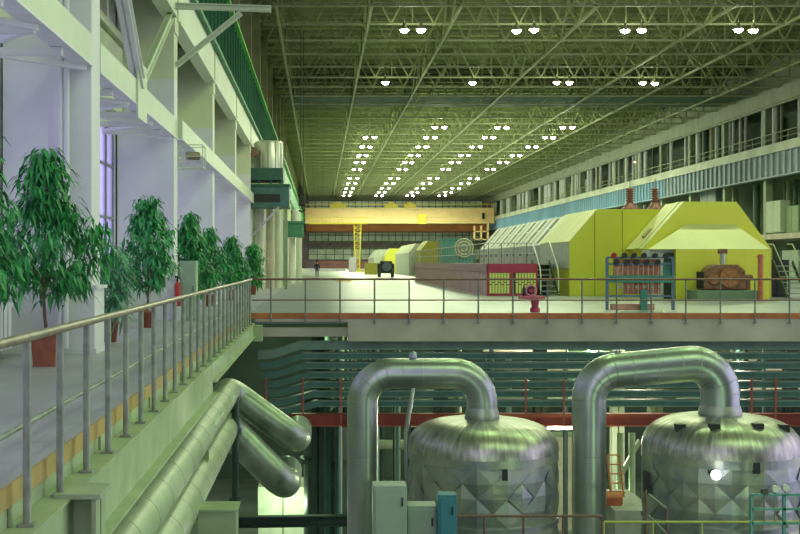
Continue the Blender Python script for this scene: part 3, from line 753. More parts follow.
# basement lights
bl = [(557, 425, 40.5, 'left'), (577, 425, 40.5, 'right')]
for (px, py, Y, sd) in bl:
    p = at(px, py, Y)
    t = thing('fluorescent_lamp', p, 'lit %s fluorescent lamp glaring beside the left vessel top' % sd, 'lamp', 'basement lamps')
    MB().cyl(p + Vector((-.34, 0, 0)), p + Vector((.34, 0, 0)), .15, 10).build('tube', TUBE, t)
    MB().box(p.x - .36, p.x + .36, p.y + .14, p.y + .22, p.z - .1, p.z + .1).build('housing', HOUSING, t)
    light('fluorescent_glow', p + Vector((0, -.2, -.2)), 320, (1, .95, .75), .15)
BC = (.66, 1, .55)
for (x, y, z, e) in ((-1, 48, -2.2, 260), (5, 52, -2.0, 420), (11, 48, -2.0, 500), (16, 52, -2, 500), (-1.2, 42.6, -7.0, 130), (8.2, 37, -5.5, 160), (3, 14, -1.5, 150), (8.5, 17, -3.2, 160)):
    light('basement_fill', (x, y, z), e, BC, .12)  # bare fill lights added to brighten the basement, without lamp bodies
# ------------------------------------------------------------------ near platform with railing, boxes, frame
PZ = -4.4
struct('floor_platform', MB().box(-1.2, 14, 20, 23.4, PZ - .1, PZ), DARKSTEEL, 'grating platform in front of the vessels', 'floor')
for (a, c, lab, m, y) in ((445, 602, 'dark brown low railing in front of the left vessel', RAILBROWN, 22.2), (604, 800, 'yellow green low railing in front of the right vessel', mat('yellow_green_rail_paint', (.40, .42, .10), .45), 21.9)):
    xa = at(a, 0, y).x; xb = at(c, 0, y).x
    zt = at(0, 516 if a < 500 else 522, y).z
    t = thing('platform_railing', ((xa+xb)/2, y, PZ), lab, 'railing')
    k = 0
    n = max(4, int((xb - xa) / .75)); 
    for k in range(n + 1):
        x = xa + (xb - xa) * k / n; MB().cyl((x, y, PZ), (x, y, zt), .02, 8).build('post', m, t)
    MB().cyl((xa, y, zt), (xb, y, zt), .024, 8).build('top_rail', m, t); MB().cyl((xa, y, zt - .45), (xb, y, zt - .45), .018, 8).build('mid_rail', m, t)
def cab(px0, px1, py0, Y, d, m, lab, name='control_cabinet'):
    a = at(px0, py0, Y); c = at(px1, py0, Y)
    t = thing(name, ((a.x+c.x)/2, Y, PZ), lab, 'cabinet')
    MB().box(a.x, c.x, Y, Y + d, PZ + .001, a.z).build('body', m, t, .012)
    MB().box(a.x + .04, c.x - .04, Y - .018, Y - .001, PZ + .1, a.z - .05).build('door', m, t, .008)
    t = kids(t)[-1]
    MB().box(c.x - .1, c.x - .07, Y - .04, Y - .019, a.z - .35, a.z - .2).build('handle', BLACK, t)
cab(373, 407, 486, 21.0, .5, BOXGREEN, 'tall grey green control cabinet in front of the left vessel')
cab(407.5, 437, 506, 21.2, .45, BOXGREEN, 'low grey green control cabinet beside the taller one')
cab(438, 457, 495, 20.9, .35, TEALBLUE, 'narrow teal blue control box in front of the left vessel')
y = 21.0; a = at(752, 495, y); c = at(802, 495, y)
t = thing('instrument_stand', ((a.x+c.x)/2, y, PZ), 'teal instrument stand with small gauges in the lower right corner', 'instrument stand')
mb = MB()
for x in (a.x, (a.x*.35 + c.x*.65), c.x): mb.box(x - .025, x + .025, y, y + .05, PZ, a.z)
for z in (a.z, a.z - .25, a.z - .5): mb.box(a.x, c.x, y, y + .05, z - .02, z + .02)
mb.build('frame', TEAL, t)
for px, py in ((765, 492), (775.5, 489), (786, 488)):
    p = at(px, py, y); MB().cyl((p.x, y - .02, p.z), (p.x, y + .05, p.z), .06, 14).build('gauge', mat('gauge_grey', (.5, .55, .5), .4) if px > 770 else BLACK, t)
    MB().cyl((p.x, y + .03, p.z), (p.x, y + .03, a.z - .5), .012, 6).build('gauge_line', RAILGREY, t)

# ------------------------------------------------------------------ turbine enclosures on the main floor
t = thing('generator_enclosure', (17, 54, 0), 'nearest lime yellow hipped generator enclosure on the main floor', 'enclosure', 'yellow enclosures')
Ya, Yb2 = 53.3, 56.3
hexa = [(14.35, 0), (14.35, 2.18), (16.2, 4.28), (18.5, 4.28), (20.05, 2.18), (20.05, 0)]
MB().prism([(14.35, 2.18), (16.2, 4.28), (18.5, 4.28), (20.05, 2.18)], Ya, Yb2).box(14.62, 20.05, Ya, Yb2, 0.001, 2.18).build('end_body', YELLOW, t)
# sloped plates on the left side, coloured paler for light from above
mb = MB()
def slope(y0, y1, lift=.03):
    nx, nz = -.75, .66
    a = Vector((14.35, 0, 2.18)); b_ = Vector((16.2, 0, 4.28)); o_ = Vector((nx, 0, nz)) * lift
    vs = [a + Vector((0, y0, 0)), b_ + Vector((0, y0, 0)), b_ + Vector((0, y1, 0)), a + Vector((0, y1, 0))]
    mb.add(vs + [v + o_ for v in vs], [(3,2,1,0), (4,5,6,7), (0,1,5,4), (1,2,6,5), (2,3,7,6), (3,0,4,7)])
slope(53.32, 53.9); slope(54.0, 54.5, .05); slope(54.6, 56.2)
mb.build('slope_plate', YELLOWLIT, t)
MB().beam((14.75, 54.7, 2.72), (15.1, 54.7, 3.08), .5, .12).build('hatch', mat('tan_hatch', (.40, .33, .16), .6), t)
# lower front box with hip roof
x0, x1, yf = 14.1, 19.3, 51.6
vs = [(x0, yf, 2.15), (x1, yf, 2.15), (20.0, Ya - .01, 2.15), (14.7, Ya - .01, 2.15), (16.25, Ya - .01, 3.26), (18.45, Ya - .01, 3.26)]
MB().add(vs, [(0, 1, 5, 4), (1, 2, 5), (3, 0, 4), (3, 4, 5, 2), (0, 3, 2, 1)]).build('front_roof', YELLOWLIT, t)
xd = at(676, 0, yf).x
mb = MB().add([(xd, yf, 0.001), (x1, yf, 0.001), (20.0, Ya, 0.001), (xd, Ya, 0.001), (xd, yf, 2.14), (x1, yf, 2.14), (20.0, Ya, 2.14), (xd, Ya, 2.14)],
    [(0,3,2,1), (4,5,6,7), (0,1,5,4), (1,2,6,5), (2,3,7,6), (3,0,4,7)])
for x in (16.6, 17.4, 18.3): mb.box(x - .012, x + .012, yf - .012, yf, 0.05, 2.12)
mb.build('front_wall', YELLOW, t)
MB().box(14.3, xd - .01, yf + .35, Ya, .001, 2.14).build('grey_wall', YGREY, t)
MB().box(at(664, 0, yf + .3).x, xd - .02, yf + .28, yf + .34, .02, 2.0).build('doorway', BLACK, t)
# second enclosure
t = thing('turbine_enclosure', (15, 60, 0), 'tall lime yellow enclosure with pale sloping side behind the nearest one', 'enclosure', 'yellow enclosures')
xa = 11.72
MB().prism([(xa, 0.001), (xa, 2.55), (13.05, 4.08), (18.2, 4.08), (19.4, 2.55), (19.4, 0.001)], 56.35, 63.8).build('body', YELLOW, t)
nx = Vector((-.754, 0, .656))
A = Vector((xa, 0, 2.55)); B = Vector((13.05, 0, 4.08))
def slab(mb, A, B, y0, y1, l0=.0, l1=.03):
    o0, o1 = nx*l0, nx*l1; dv = lambda p, y: Vector((p.x, y, p.z))
    vs = [dv(A+o0, y0), dv(B+o0, y0), dv(B+o0, y1), dv(A+o0, y1), dv(A+o1, y0), dv(B+o1, y0), dv(B+o1, y1), dv(A+o1, y1)]
    return mb.add(vs, [(3,2,1,0), (4,5,6,7), (0,1,5,4), (1,2,6,5), (2,3,7,6), (3,0,4,7)])
mb = MB(); slab(mb, A, B, 56.36, 60); slab(mb, A, B, 60.04, 63.78); mb.build('slope_plate', YELLOWLIT, t)
MB().box(xa - .03, xa - .001, 56.4, 63.8, 1.3, 2.53).build('side_panel', YGREY, t)
mb = MB()
for x in (12.9, 14.2): mb.box(x - .015, x + .015, 56.33, 56.35, .02, 4.0)
mb.build('wall_seam', mat('olive_seam', (.30, .29, .03), .6), t)
# long slatted cover beyond
t = thing('slatted_turbine_cover', (15, 74, 0), 'long grey slatted turbine cover on the raised platform', 'turbine cover')
MB().prism([(xa + .02, 1.5), (xa + .02, 2.5), (13.05, 4.02), (18, 4.02), (19, 2.5), (19, 1.5)], 64.0, 88).build('body', YGREY, t)
A2 = Vector((xa + .02, 0, 2.5)); B2 = Vector((13.05, 0, 4.02))
GAP = mat('dark_olive_gap', (.12, .13, .07), .6); y = 64.05; k = 0
while y < 87:
    slab(MB(), A2, B2, y, y + .72, 0, .025).build('slat', mat('pale_slat_sheet', (.62, .64, .56), .4, var=.08), t)
    if k % 2 == 0: slab(MB(), A2.lerp(B2, .08), A2.lerp(B2, .55), y + .78, y + 1.6, 0, .012).build('dark_gap', GAP, t); slab(MB(), A2.lerp(B2, .6), A2.lerp(B2, .95), y + .9, y + 1.7, 0, .012).build('dark_gap', GAP, t)
    else: slab(MB(), A2.lerp(B2, .05), A2.lerp(B2, .95), y + .8, y + 1.45, 0, .015).build('lilac_slat', LILACGREY, t)
    y += 1.75; k += 1
mb = MB(); mb2 = MB()
for k in range(10):
    mb.box(xa - .03, xa + .02, 64.2 + k*2.38, 66.3 + k*2.38, 1.5, 2.47); mb2.box(xa - .08, xa - .03, 65.1 + k*2.38, 65.4 + k*2.38, 1.95, 2.1)
mb.build('side_panel', LILACGREY, t); mb2.build('handle', BLACK, t)
# platform with crimson front
px0, px1, py0, py1, pz = 7.85, 10.25, 56.5, 99, 1.5
t = thing('turbine_platform', (9.5, 75, 0), 'raised turbine platform with crimson front and dusty pink side panels', 'platform')
MB().box(px0 + .05, xa - .06, py0 + .08 + 3.4, py1, .001, pz).box(px0 + .05, px1 - .02, py0 + .05, py0 + 3.5, .001, pz).build('deck', mat('grey_deck', (.35, .36, .33), .6), t)
mb = MB().box(px0, px1, py0, py0 + .05, 1.1, pz + .02).box(px0, px1, py0, py0 + .05, .001, .1)
mb.box(px0, px0 + .1, py0, py0 + .05, .1, 1.1).box(px1 - .12, px1, py0, py0 + .05, .1, 1.1).box(8.95, 9.1, py0, py0 + .05, .1, 1.1)
mb.build('front_frame', MAGENTA, t)
for k in range(16):
    mb = MB(); x = px0 + .13 + k * .138
    if abs(x - 9.02) > .12: mb.box(x, x + .105, py0 - .02, py0 + .03, .12, .52 + .1*(k % 2)).box(x, x + .105, py0 - .02, py0 + .03, .56 + .1*(k % 2), 1.08); mb.build('front_slat', LEMON, t)
MB().box(px0 + .1, px1 - .1, py0 + .035, py0 + .06, .1, 1.1).build('front_back', mat('dark_brown_backing', (.10, .06, .05), .7), t)
mb = MB()
for k in range(14): mb.box(px0 - .02, px0 + .05, py0 + .06 + k*3.02, py0 + 3.02 + k*3.02, .001, 1.1)
mb.build('side_panels', PINK, t)
MB().box(px0 - .03, px0 + .05, py0, py1, 1.12, pz + .02).build('side_band', mat('faded_plum_paint', (.45, .25, .30), .5), t)
mb = MB()
for k in range(84): mb.box(px0 - .035, px0 - .015, py0 + .3 + k*.5, py0 + .34 + k*.5, .05, 1.1)
mb.build('side_ribs', mat('brown_rib_paint', (.28, .17, .15), .6), t)
t = thing('deck_railing', (9, 75, pz), 'thin grey railing around the raised turbine platform', 'railing')
mb = MB()
rp = [(px0 + .12, py0 + .2 + k * 1.6) for k in range(27)] + [(px0 + .12 + .6*k, py0 + .2) for k in range(1, 4)]
for (x, y) in rp: MB().cyl((x, y, pz + .02), (x, y, pz + 1.0), .022, 6).build('post', RAILGREY, t)
for i, z in enumerate((pz + 1.0, pz + .5)):
    MB().cyl((px0 + .12, py0 + .2, z), (px0 + .12, py1 - .5, z), .022, 6).cyl((px0 + .12, py0 + .2, z), (px1 - .1, py0 + .2, z), .022, 6).build(('top_rail', 'mid_rail')[i], mat('grey_white_rail', (.45, .47, .42), .5), t)
# stairs
t = thing('metal_stairs', (10.75, 57, 0), 'dark steel stairs with pale handrails climbing to the turbine platform', 'stairs')
xs0, xs1 = 10.32, 11.15
for k in range(6):
    y = 56.2 + k*.36; z = .25 + k*.25; MB().box(xs0 + .04, xs1 - .04, y, y + .34, z - .05, z).build('tread', mat('grey_tread', (.30, .33, .30), .5), t)
MB().add([(xs0, 58.4, .001), (xs1, 58.4, .001), (xs1, 58.4, 1.5), (xs0, 58.4, 1.5), (xs0, 58.45, .001), (xs1, 58.45, .001), (xs1, 58.45, 1.5), (xs0, 58.45, 1.5)], [(0,1,2,3), (7,6,5,4), (0,4,5,1), (2,6,7,3)]).build('back_plate', BLACK, t)
for x in (xs0, xs1):
    MB().beam((x, 56.1, .12), (x, 58.4, 1.6), .05, .22).build('stringer', DARKSTEEL, t)
    MB().tube([(x, 56.1, .1), (x, 56.1, .95), (x, 56.3, 1.35), (x, 58.3, 2.55), (x, 59.3, 2.55)], .028, 10).build('handrail', mat('pale_handrail_paint', (.70, .72, .62), .4), t)
# insulators on the roof of the tall enclosure
for i, px in enumerate((630, 655)):
    p = at(px, 206, 60); z0 = 4.13
    t = thing('bushing_insulator', (p.x, 60, z0), '%s brown ribbed bushing on top of the tall yellow enclosure' % ['left', 'right'][i], 'insulator', 'bushings')
    pr = [(.46, 0), (.46, .1), (.34, .22), (.22, .38), (.15, .5)]
    z = .5
    for k in range(6): pr += [(.12, z), (.23, z + .05), (.12, z + .1)]; z += .11
    pr += [(.1, z), (.0001, z + .05)]
    MB().lathe((p.x, 60, z0), pr, 16).build('ribbed_body', mat('oxblood_porcelain', (.20, .065, .05), .4, var=.2), t)
    MB().cyl((p.x, 60, z0 + z), (p.x, 60, z0 + z + .5), .02, 6).build('rod', RAILGREY, t)
pl = at(642, 206, 60)
o = MB().box(pl.x - .95, pl.x + .95, 59.5, 60.5, 4.085, 4.127).build('bushing_plate', RUST); tag(o, 'rusty base plate under the two brown bushings', 'plate')
# pump motor
t = thing('pump_motor', (17.2, 50.6, 0), 'rusty brown pump motor on a green plinth before the yellow enclosure', 'motor')
p0 = at(692, 299, 50.6); p1 = at(753, 299, 50.6)
MB().box(p0.x, p1.x, 49.9, 51.3, .001, .42).build('plinth', mat('grey_green_plinth', (.16, .24, .15), .6), t, .02)
cx = (p0.x + p1.x)/2
mb = MB().prism([(cx - .95, .43), (cx - .95, .8), (cx - .7, 1.35), (cx - .45, 1.5), (cx + .5, 1.5), (cx + .8, 1.25), (cx + .85, .43)], 50.1, 51.1)
mb.build('casing', RUST, t, .06)
mb = MB().cyl((cx + .1, 50.08, .95), (cx + .1, 49.98, .95), .42, 20).cyl((cx - .55, 50.08, .9), (cx - .55, 50.0, .9), .22, 14)
mb.build('end_shield', mat('orange_brown_metal', (.33, .13, .05), .5, var=.4, scale=8), t)
MB().cyl((cx + .85, 50.6, .95), (cx + 1.25, 50.6, .95), .13, 12).box(cx + .95, cx + 1.1, 50.4, 50.8, .43, .9).build('shaft_end', RUST, t)
mb = MB()
for k in range(7): mb.box(cx - .98, cx - .93, 50.15 + k*.13, 50.2 + k*.13, .5, 1.2)
mb.build('fins', BLACK, t)
MB().cyl((cx, 50.6, 1.5), (cx, 50.6, 1.95), .11, 12).build('exhaust_pipe', mat('grey_flue', (.4, .42, .4), .4, .5), t)
MB().box(cx - .16, cx + .16, 50.45, 50.75, 1.95, 2.15).build('flue_box', RUST, t)
# red post
p = at(760.5, 298, 49.5)
t = thing('red_standpipe', (p.x, 49.5, 0), 'copper red standpipe to the right of the pump motor', 'standpipe')
MB().cyl((p.x, 49.5, .04), (p.x, 49.5, 1.92), .11, 14).build('pipe', COPPER, t)
MB().cyl((p.x, 49.5, 0.001), (p.x, 49.5, .04), .2, 14).cyl((p.x, 49.5, 1.78), (p.x, 49.5, 1.86), .14, 14).build('flange', COPPER, t)
# dark stair frame and cabinet at the right edge
t = thing('service_stairs', (20.4, 52, 0), 'dark green service stairs at the right picture edge', 'stairs')
for k in range(6):
    a = at(778 + k*.5, 0, 52.5).x; MB().box(20.35, 21.15, 52.3 + k*.25, 52.52 + k*.25, .2 + k*.24, .24 + k*.24).build('tread', COLGREEN, t)
for x in (20.32, 21.18):
    MB().beam((x, 52.2, .1), (x, 53.8, 1.6), .05, .18).build('stringer', DARKSTEEL, t)
    MB().tube([(x, 52.2, .1), (x, 52.2, 1.0), (x, 53.8, 2.4), (x, 54.4, 2.4)], .03, 8).build('handrail', COLGREEN, t)
o = MB().box(20.1, 21.3, 54.5, 55.3, .001, 1.7).box(20.2, 20.65, 54.47, 54.5, .1, 1.6).box(20.75, 21.2, 54.47, 54.5, .1, 1.6).build('dark_cabinet', BLACK); tag(o, 'black cabinet behind the service stairs at the right edge', 'cabinet')

# gauge stand
y = 40.0; sg = F / y
a = at(607, 310, y); c = at(673, 252, y)
t = thing('gauge_stand', ((a.x+c.x)/2, y, 0), 'blue framed gauge stand with brick red panel behind the front railing', 'instrument stand')
z1 = at(0, 257.5, y).z
for (nm, xx) in (('leg', a.x), ('leg', c.x)): MB().box(xx - .045, xx + .045, y - .045, y + .045, .001, z1).build(nm, BLUE, t)
mb = MB()
for py in (257.5, 264, 296): zz = at(0, py, y).z; mb.box(a.x, c.x, y - .03, y + .03, zz - .03, zz + .03)
mb.build('crossbar', BLUE, t)
zz = at(0, 279, y).z; MB().box(a.x, c.x, y - .06, y - .032, zz - .12, zz + .12).build('teal_board', TEAL, t)
x0 = at(613, 0, y).x; x1 = at(661, 0, y).x
MB().box(x0 + .35, x1, y + .05, y + .1, at(0, 294, y).z, at(0, 259, y).z).build('red_panel', VALVERED, t)
MB().box(x0 + .02, x0 + .33, y + .05, y + .1, at(0, 283, y).z, at(0, 258, y).z).build('copper_panel', mat('salmon_panel', (.60, .28, .18), .5, var=.3, scale=5), t)
MB().box(at(664, 0, y).x, c.x - .06, y + .05, y + .1, at(0, 280, y).z, at(0, 262, y).z).build('teal_panel', TEAL, t)
MB().box(x0, x1 - .2, y + .05, y + .4, .001, at(0, 304, y).z).build('lower_box', mat('rose_box', (.50, .24, .20), .5, var=.3, scale=4), t)
MB().box(at(640, 0, y).x, at(647, 0, y).x, y - .06, y + .04, .001, at(0, 290, y).z).build('pedestal', TEAL, t)
for k, px in enumerate((614, 624.5, 634, 644, 655, 666)):
    for (py, dx) in ((255.5, 0), (262, 2.8)):
        if py > 260 and k == 5: continue
        p = at(px + dx, py, y - .08)
        MB().cyl((p.x, y - .10, p.z), (p.x, y - .04, p.z), .095, 16).build('gauge', BLACK if not (k == 0 and py < 260) else mat('red_gauge', (.35, .03, .03), .4), t)
mb = MB()
for k in range(9):
    x = x0 + .15 + k * .17; mb.cyl((x, y - .02, at(0, 264, y).z), (x, y - .02, at(0, 290 + (k % 3)*4, y).z), .014, 6)
mb.build('gauge_lines', mat('pale_tube', (.5, .45, .40), .4), t)
for k in range(6):
    x = x0 + .25 + k*.26; z = at(0, 287, y).z
    MB().cyl((x, y - .06, z), (x, y - .02, z), .05, 10).build('valve', mat('steel_valve', (.4, .42, .38), .4, .5), t)

# red pedestal with table top and objects near the front railing
y = 38.4; p = at(535, 312, y)
t = thing('red_pedestal_table', (p.x, y, 0), 'crimson pedestal table behind the front railing', 'table')
w = at(539, 0, y).x - at(530, 0, y).x
zt = at(0, 297.5, y).z
MB().lathe((p.x, y, 0), [(.16, 0.001), (.16, .12), (.11, .16), (.12, .26), (.15, zt - .06), (.0001, zt - .05)], 16).build('pedestal', MAGENTA, t)
MB().box(at(519.5, 0, y).x, at(544, 0, y).x, y - .22, y + .22, zt - .05, zt + .05).build('table_top', mat('rose_top_paint', (.55, .12, .18), .5), t)
x = at(531, 0, y).x
t = thing('fire_hose_reel', (x, y, zt), 'pink and dark hose reel standing on the crimson pedestal table', 'hose reel')
MB().lathe((0, 0, 0), [(.13, -.06), (.17, -.06), (.17, .06), (.13, .06), (.13, -.06)], 20)
mb = MB()
ring = [Vector((x + .16*math.cos(k*math.pi/10), y, zt + .22 + .16*math.sin(k*math.pi/10))) for k in range(21)]
mb.tube(ring, .035, 8).build('hose', mat('pink_hose', (.60, .20, .32), .5), t)
MB().box(x - .11, x + .11, y + .02, y + .08, zt + .052, zt + .34).build('plate', GRAPHITE, t)
MB().cyl((x, y - .05, zt + .22), (x, y + .05, zt + .22), .07, 12).build('hub', MAGENTA, t)
x = at(524, 0, y).x
t = thing('dark_bottle', (x, y, zt), 'dark pump bottle standing at the left of the crimson table top', 'bottle')
MB().lathe((x, y, zt + .052), [(.0001, 0), (.06, 0), (.06, .22), (.025, .3), (.025, .36), (.0001, .36)], 12).build('body', GRAPHITE, t)

# ------------------------------------------------------------------ far machinery
def cover(px0, px1, Y0, Y1, ytop, ymid, label, m, ms, slats=True):
    s = F / Y0; x0 = (px0 - 320)/s; x1 = (px1 - 320)/s; zt = EYE - (ytop - 262)/s; zm = EYE - (ymid - 262)/s
    dx = (zt - zm) * .8
    t = thing('turbine_cover', ((x0+x1)/2, Y0, 0), label, 'turbine cover', 'far turbine covers')
    MB().prism([(x0, .001), (x0, zm), (x0 + dx, zt), (x1 - dx*.3, zt), (x1, zm), (x1, .001)], Y0, Y1).build('body', m, t)
    y = Y0 + .1
    A_ = Vector((x0, 0, zm)); B_ = Vector((x0 + dx, 0, zt)); nn = Vector((-(zt-zm), 0, dx)).normalized() * .05
    while y < Y1 - 1:
        dv = lambda p, yy: Vector((p.x, yy, p.z))
        vs = [dv(A_, y), dv(B_, y), dv(B_, y+1.4), dv(A_, y+1.4)]; MB().add(vs + [v + nn for v in vs], [(3,2,1,0), (4,5,6,7), (0,1,5,4), (1,2,6,5), (2,3,7,6), (3,0,4,7)]).build('slope_slat', ms, t); y += 2.4
    return t
OLIVE = mat('olive_yellow_paint', (.42, .38, .05), .55)
cover(421, 444, 135, 142, 241, 250, 'olive yellow turbine cover just beyond the crimson platform', OLIVE, YELLOWLIT)
cover(409, 440, 142.5, 168, 243.5, 253, 'striped pale turbine cover farther down the hall', YGREY, mat('cream_slat', (.68, .68, .52), .5))
cover(385, 402, 172, 178, 248.5, 256, 'small yellow turbine cover deep in the hall', YELLOW, YELLOWLIT)
cover(374, 400, 178.5, 200, 249.5, 258, 'grey sided turbine cover deepest in the hall', YGREY, YGREY)
p = at(442, 240, 118); q = at(468, 240, 118)
o = MB().box(p.x, q.x, 118, 122, .001, p.z).box(p.x - .1, q.x + .1, 117.9, 122.1, p.z, p.z + .15).box(p.x+.3, p.x+1.1, 117.95, 118, .3, p.z-.3).build('teal_cabinet', TEAL); tag(o, 'large teal cabinet beyond the crimson turbine platform', 'cabinet')
p = at(464, 248, 112)
t = thing('cable_reel', (p.x, 112, 0), 'round pale reel with rings in front of the teal cabinet', 'reel')
mb = MB()
for r in (.85, .6, .3):
    mb.tube([Vector((p.x + r*math.cos(k*math.pi/12), 112, p.z + r*math.sin(k*math.pi/12))) for k in range(25)], .07, 8)
mb.build('rings', mat('pale_tan_ring', (.40, .38, .26), .5), t)
MB().cyl((p.x, 112, p.z), (p.x, 113.2, p.z), .78, 20).build('drum', mat('grey_drum', (.16, .2, .17), .5), t)
MB().box(p.x - .9, p.x + .9, 112.2, 113, .001, p.z - .7).build('cradle', TEAL, t)
# dark fan machine in the middle distance
p = at(386, 277, 128); s = F/128
t = thing('dark_machine', (p.x, 128, 0), 'dark wheeled machine on the hall floor in the middle distance', 'machine')
MB().box(p.x - .9, p.x + .9, 128, 129.4, .4, 1.45).box(p.x - .6, p.x + .7, 128.1, 129.3, 1.45, 1.7).build('body', BLACK, t, .1)
for dx in (-.7, .7):
    for yy in (127.8, 129.4): MB().cyl((p.x + dx - .1, yy, .45), (p.x + dx + .12, yy, .45), .45, 14).build('wheel', GRAPHITE, t)
MB().cyl((p.x + .1, 127.9, 1.1), (p.x + .1, 127.99, 1.1), .5, 16).build('grille', mat('blue_grey_grille', (.12, .16, .2), .5), t)
# orange tarpaulin stuff / low boxes
for (px0, px1, py0, py1, Y, m, lab) in ((335, 352, 279, 283, 95, CRANE, 'low orange pallet on the open floor'), (349, 356, 257, 270, 190, LILACGREY, 'tall lilac grey crate near the yellow mast'),
      (365, 378, 263, 276, 150, OLIVE, 'olive machine housing left of the dark machine'), (310, 345, 268.5, 272, 205, LILACGREY, 'low lilac grey barrier far down the hall')):
    a = at(px0, py0, Y); c = at(px1, py1, Y)
    mb = MB().box(a.x, c.x, Y, Y + 1.4, .06, max(.12, a.z))
    for k in range(3): mb.box(a.x + (c.x-a.x)*(k+.2)/3, a.x + (c.x-a.x)*(k+.45)/3, Y - .02, Y + 1.4, .001, .06)
    o = mb.build('floor_box', m); tag(o, lab, 'box')
# far low red brown fences
t = thing('far_fence', (0, 210, 0), 'low crimson fence crossing the floor before the far wall', 'fence')
mb = MB()
xs_ = [at(318 + 5*k, 0, 230).x for k in range(14)]
for x in xs_: MB().box(x - .06, x + .06, 230, 230.1, .001, 1.6).build('post', REDBEAM, t)
MB().box(xs_[0], xs_[-1], 230.0, 230.08, 1.5, 1.62).box(xs_[0], xs_[-1], 230.0, 230.08, .7, .8).build('rail', REDBEAM, t)
# yellow mast with gallery
Y = 200
t = thing('service_mast', (at(357, 0, Y).x, Y, 0), 'yellow lattice mast with a long service gallery in front of the crane', 'mast')
xa_, xb_ = at(354, 0, Y).x, at(361, 0, Y).x; zt = at(0, 224, Y).z
mb = MB(); xc = (xa_+xb_)/2
for sx, wx in ((-1, xa_), (1, xb_)):
    for dy in (0, .7): mb.beam((xc + sx*.35, Y + dy, .001), (wx, Y + dy, zt), .16)
n = 11
for k in range(n):
    f0, f1 = k/n, (k+1)/n; h0 = .35 + (.58-.35)*f0
    mb.beam((xc - h0, Y, zt*f0), (xc + h0, Y, zt*f1), .09); mb.beam((xc - h0, Y, zt*f1), (xc + h0, Y, zt*f1), .09)
mb.build('lattice', CRANEYEL, t)
ga, gb = at(309, 0, Y).x, at(367, 0, Y).x
MB().box(ga, gb, Y - .3, Y + 1.2, zt, zt + .25).build('gallery_deck', CRANEYEL, t)
mb = MB()
for k in range(15): x = ga + (gb - ga)*k/14; mb.box(x - .04, x + .04, Y - .3, Y - .22, zt + .25, zt + 1.1)
mb.box(ga, gb, Y - .3, Y - .22, zt + 1.05, zt + 1.15); mb.build('gallery_railing', CRANEYEL, t)
MB().box(xc - 1.1, xc + 1.1, Y - .5, Y + 1.2, .001, .35).build('base', CRANEYEL, t)
# bridge cranes
Y = 292; s = F/Y
def zz_(py): return EYE + (262 - py)/s
t = thing('bridge_crane', (19, Y, zz_(222)), 'pale orange bridge crane girder spanning the far hall', 'crane', 'bridge cranes')
MB().box(-3.6, 42.4, Y, Y + 1.6, zz_(222.5), zz_(209)).build('girder', CRANE, t)
MB().box(-3.6, 42.4, Y - .5, Y + 1.8, zz_(209), zz_(208)).box(-3.6, 42.4, Y - .2, Y, zz_(217.5), zz_(216.5)).box(-3.6, 42.4, Y - .4, Y + 2, zz_(223.5), zz_(222.5)).build('flange', mat('cream_orange_paint', (.72, .58, .28), .5), t)
mb = MB()
for k in range(32): x = -3.4 + 45.5*k/31; mb.box(x - .05, x + .05, Y - .45, Y - .38, zz_(208), zz_(204.2))
mb.box(-3.5, 42.4, Y - .45, Y - .38, zz_(204.6), zz_(204)); mb.build('walkway_railing', CRANEYEL, t)
for (a, c) in ((330, 346), (385, 398), (404, 416)):
    x0, x1 = (a-320)/s, (c-320)/s
    MB().box(x0, x1, Y - .2, Y + 2.5, zz_(208), zz_(204.5)).box(x0 + .8, x1 - 1.0, Y, Y + 2, zz_(204.5), zz_(202)).build('trolley', CRANEYEL, t)
MB().box((418-320)/s, (426-320)/s, Y - .8, Y - .05, zz_(224), zz_(214)).build('ladder_cage', CRANEYEL, t)
MB().box((482-320)/s, (484.5-320)/s, Y - .5, Y - .02, zz_(219), zz_(213)).build('operator', BLACK, t)
x0, x1 = (473-320)/s, (488-320)/s
MB().box(x0, x1, Y - 1.5, Y - .6, zz_(240), zz_(239)).box(x0, x0 + .4, Y - 1.5, Y - .6, zz_(240), zz_(226)).box(x1 - .4, x1, Y - 1.5, Y - .6, zz_(240), zz_(222)).box((x0+x1)/2 - .2, (x0+x1)/2 + .2, Y - 1.5, Y - .6, zz_(240), zz_(226)).box(x0, x1, Y - 1.5, Y - .6, zz_(232), zz_(231)).build('operator_cab', CRANE, t)
Y2 = 304; s = F/Y2
t = thing('bridge_crane', (19, Y2, zz_(232)), 'rust orange bridge crane girder behind the pale orange one', 'crane', 'bridge cranes')
MB().box(-3.6, 42.4, Y2, Y2 + 1.5, zz_(231.5), zz_(224)).build('girder', CRANERED, t)
MB().box(-3.6, 42.4, Y2 - .4, Y2 + 1.7, zz_(232.5), zz_(231.5)).build('flange', mat('dark_rust_paint', (.30, .10, .05), .5), t)

# ------------------------------------------------------------------ equipment beside the left wall
Y = 70.0; s = F/Y
def X_(px): return (px - 320)/s
t = thing('deaerator_platform', (X_(268), Y, 0), 'blue green equipment platform with a metal tank beside the left wall', 'platform')
MB().box(X_(246), X_(289), Y, Y + 3, zz_(207), zz_(186)).build('lower_box', BLUEGREEN, t)
MB().box(X_(254), X_(280), Y - .04, Y, zz_(202), zz_(194)).build('recess', BLACK, t)
MB().box(X_(246), X_(290), Y - .1, Y + 3.1, zz_(186), zz_(184)).box(X_(246), X_(283), Y - .05, Y + 3, zz_(180), zz_(168)).build('deck', mat('green_platform_paint', (.03, .11, .08), .5), t)
for px in (249, 258, 270, 281): MB().box(X_(px), X_(px + 1.6), Y + .1, Y + .3, zz_(184), zz_(180)).build('strut', BLUEGREEN, t)
for px in (252, 284): MB().box(X_(px), X_(px + 3), Y + .5, Y + .8, .001, zz_(207)).build('leg', COLGREEN, t)
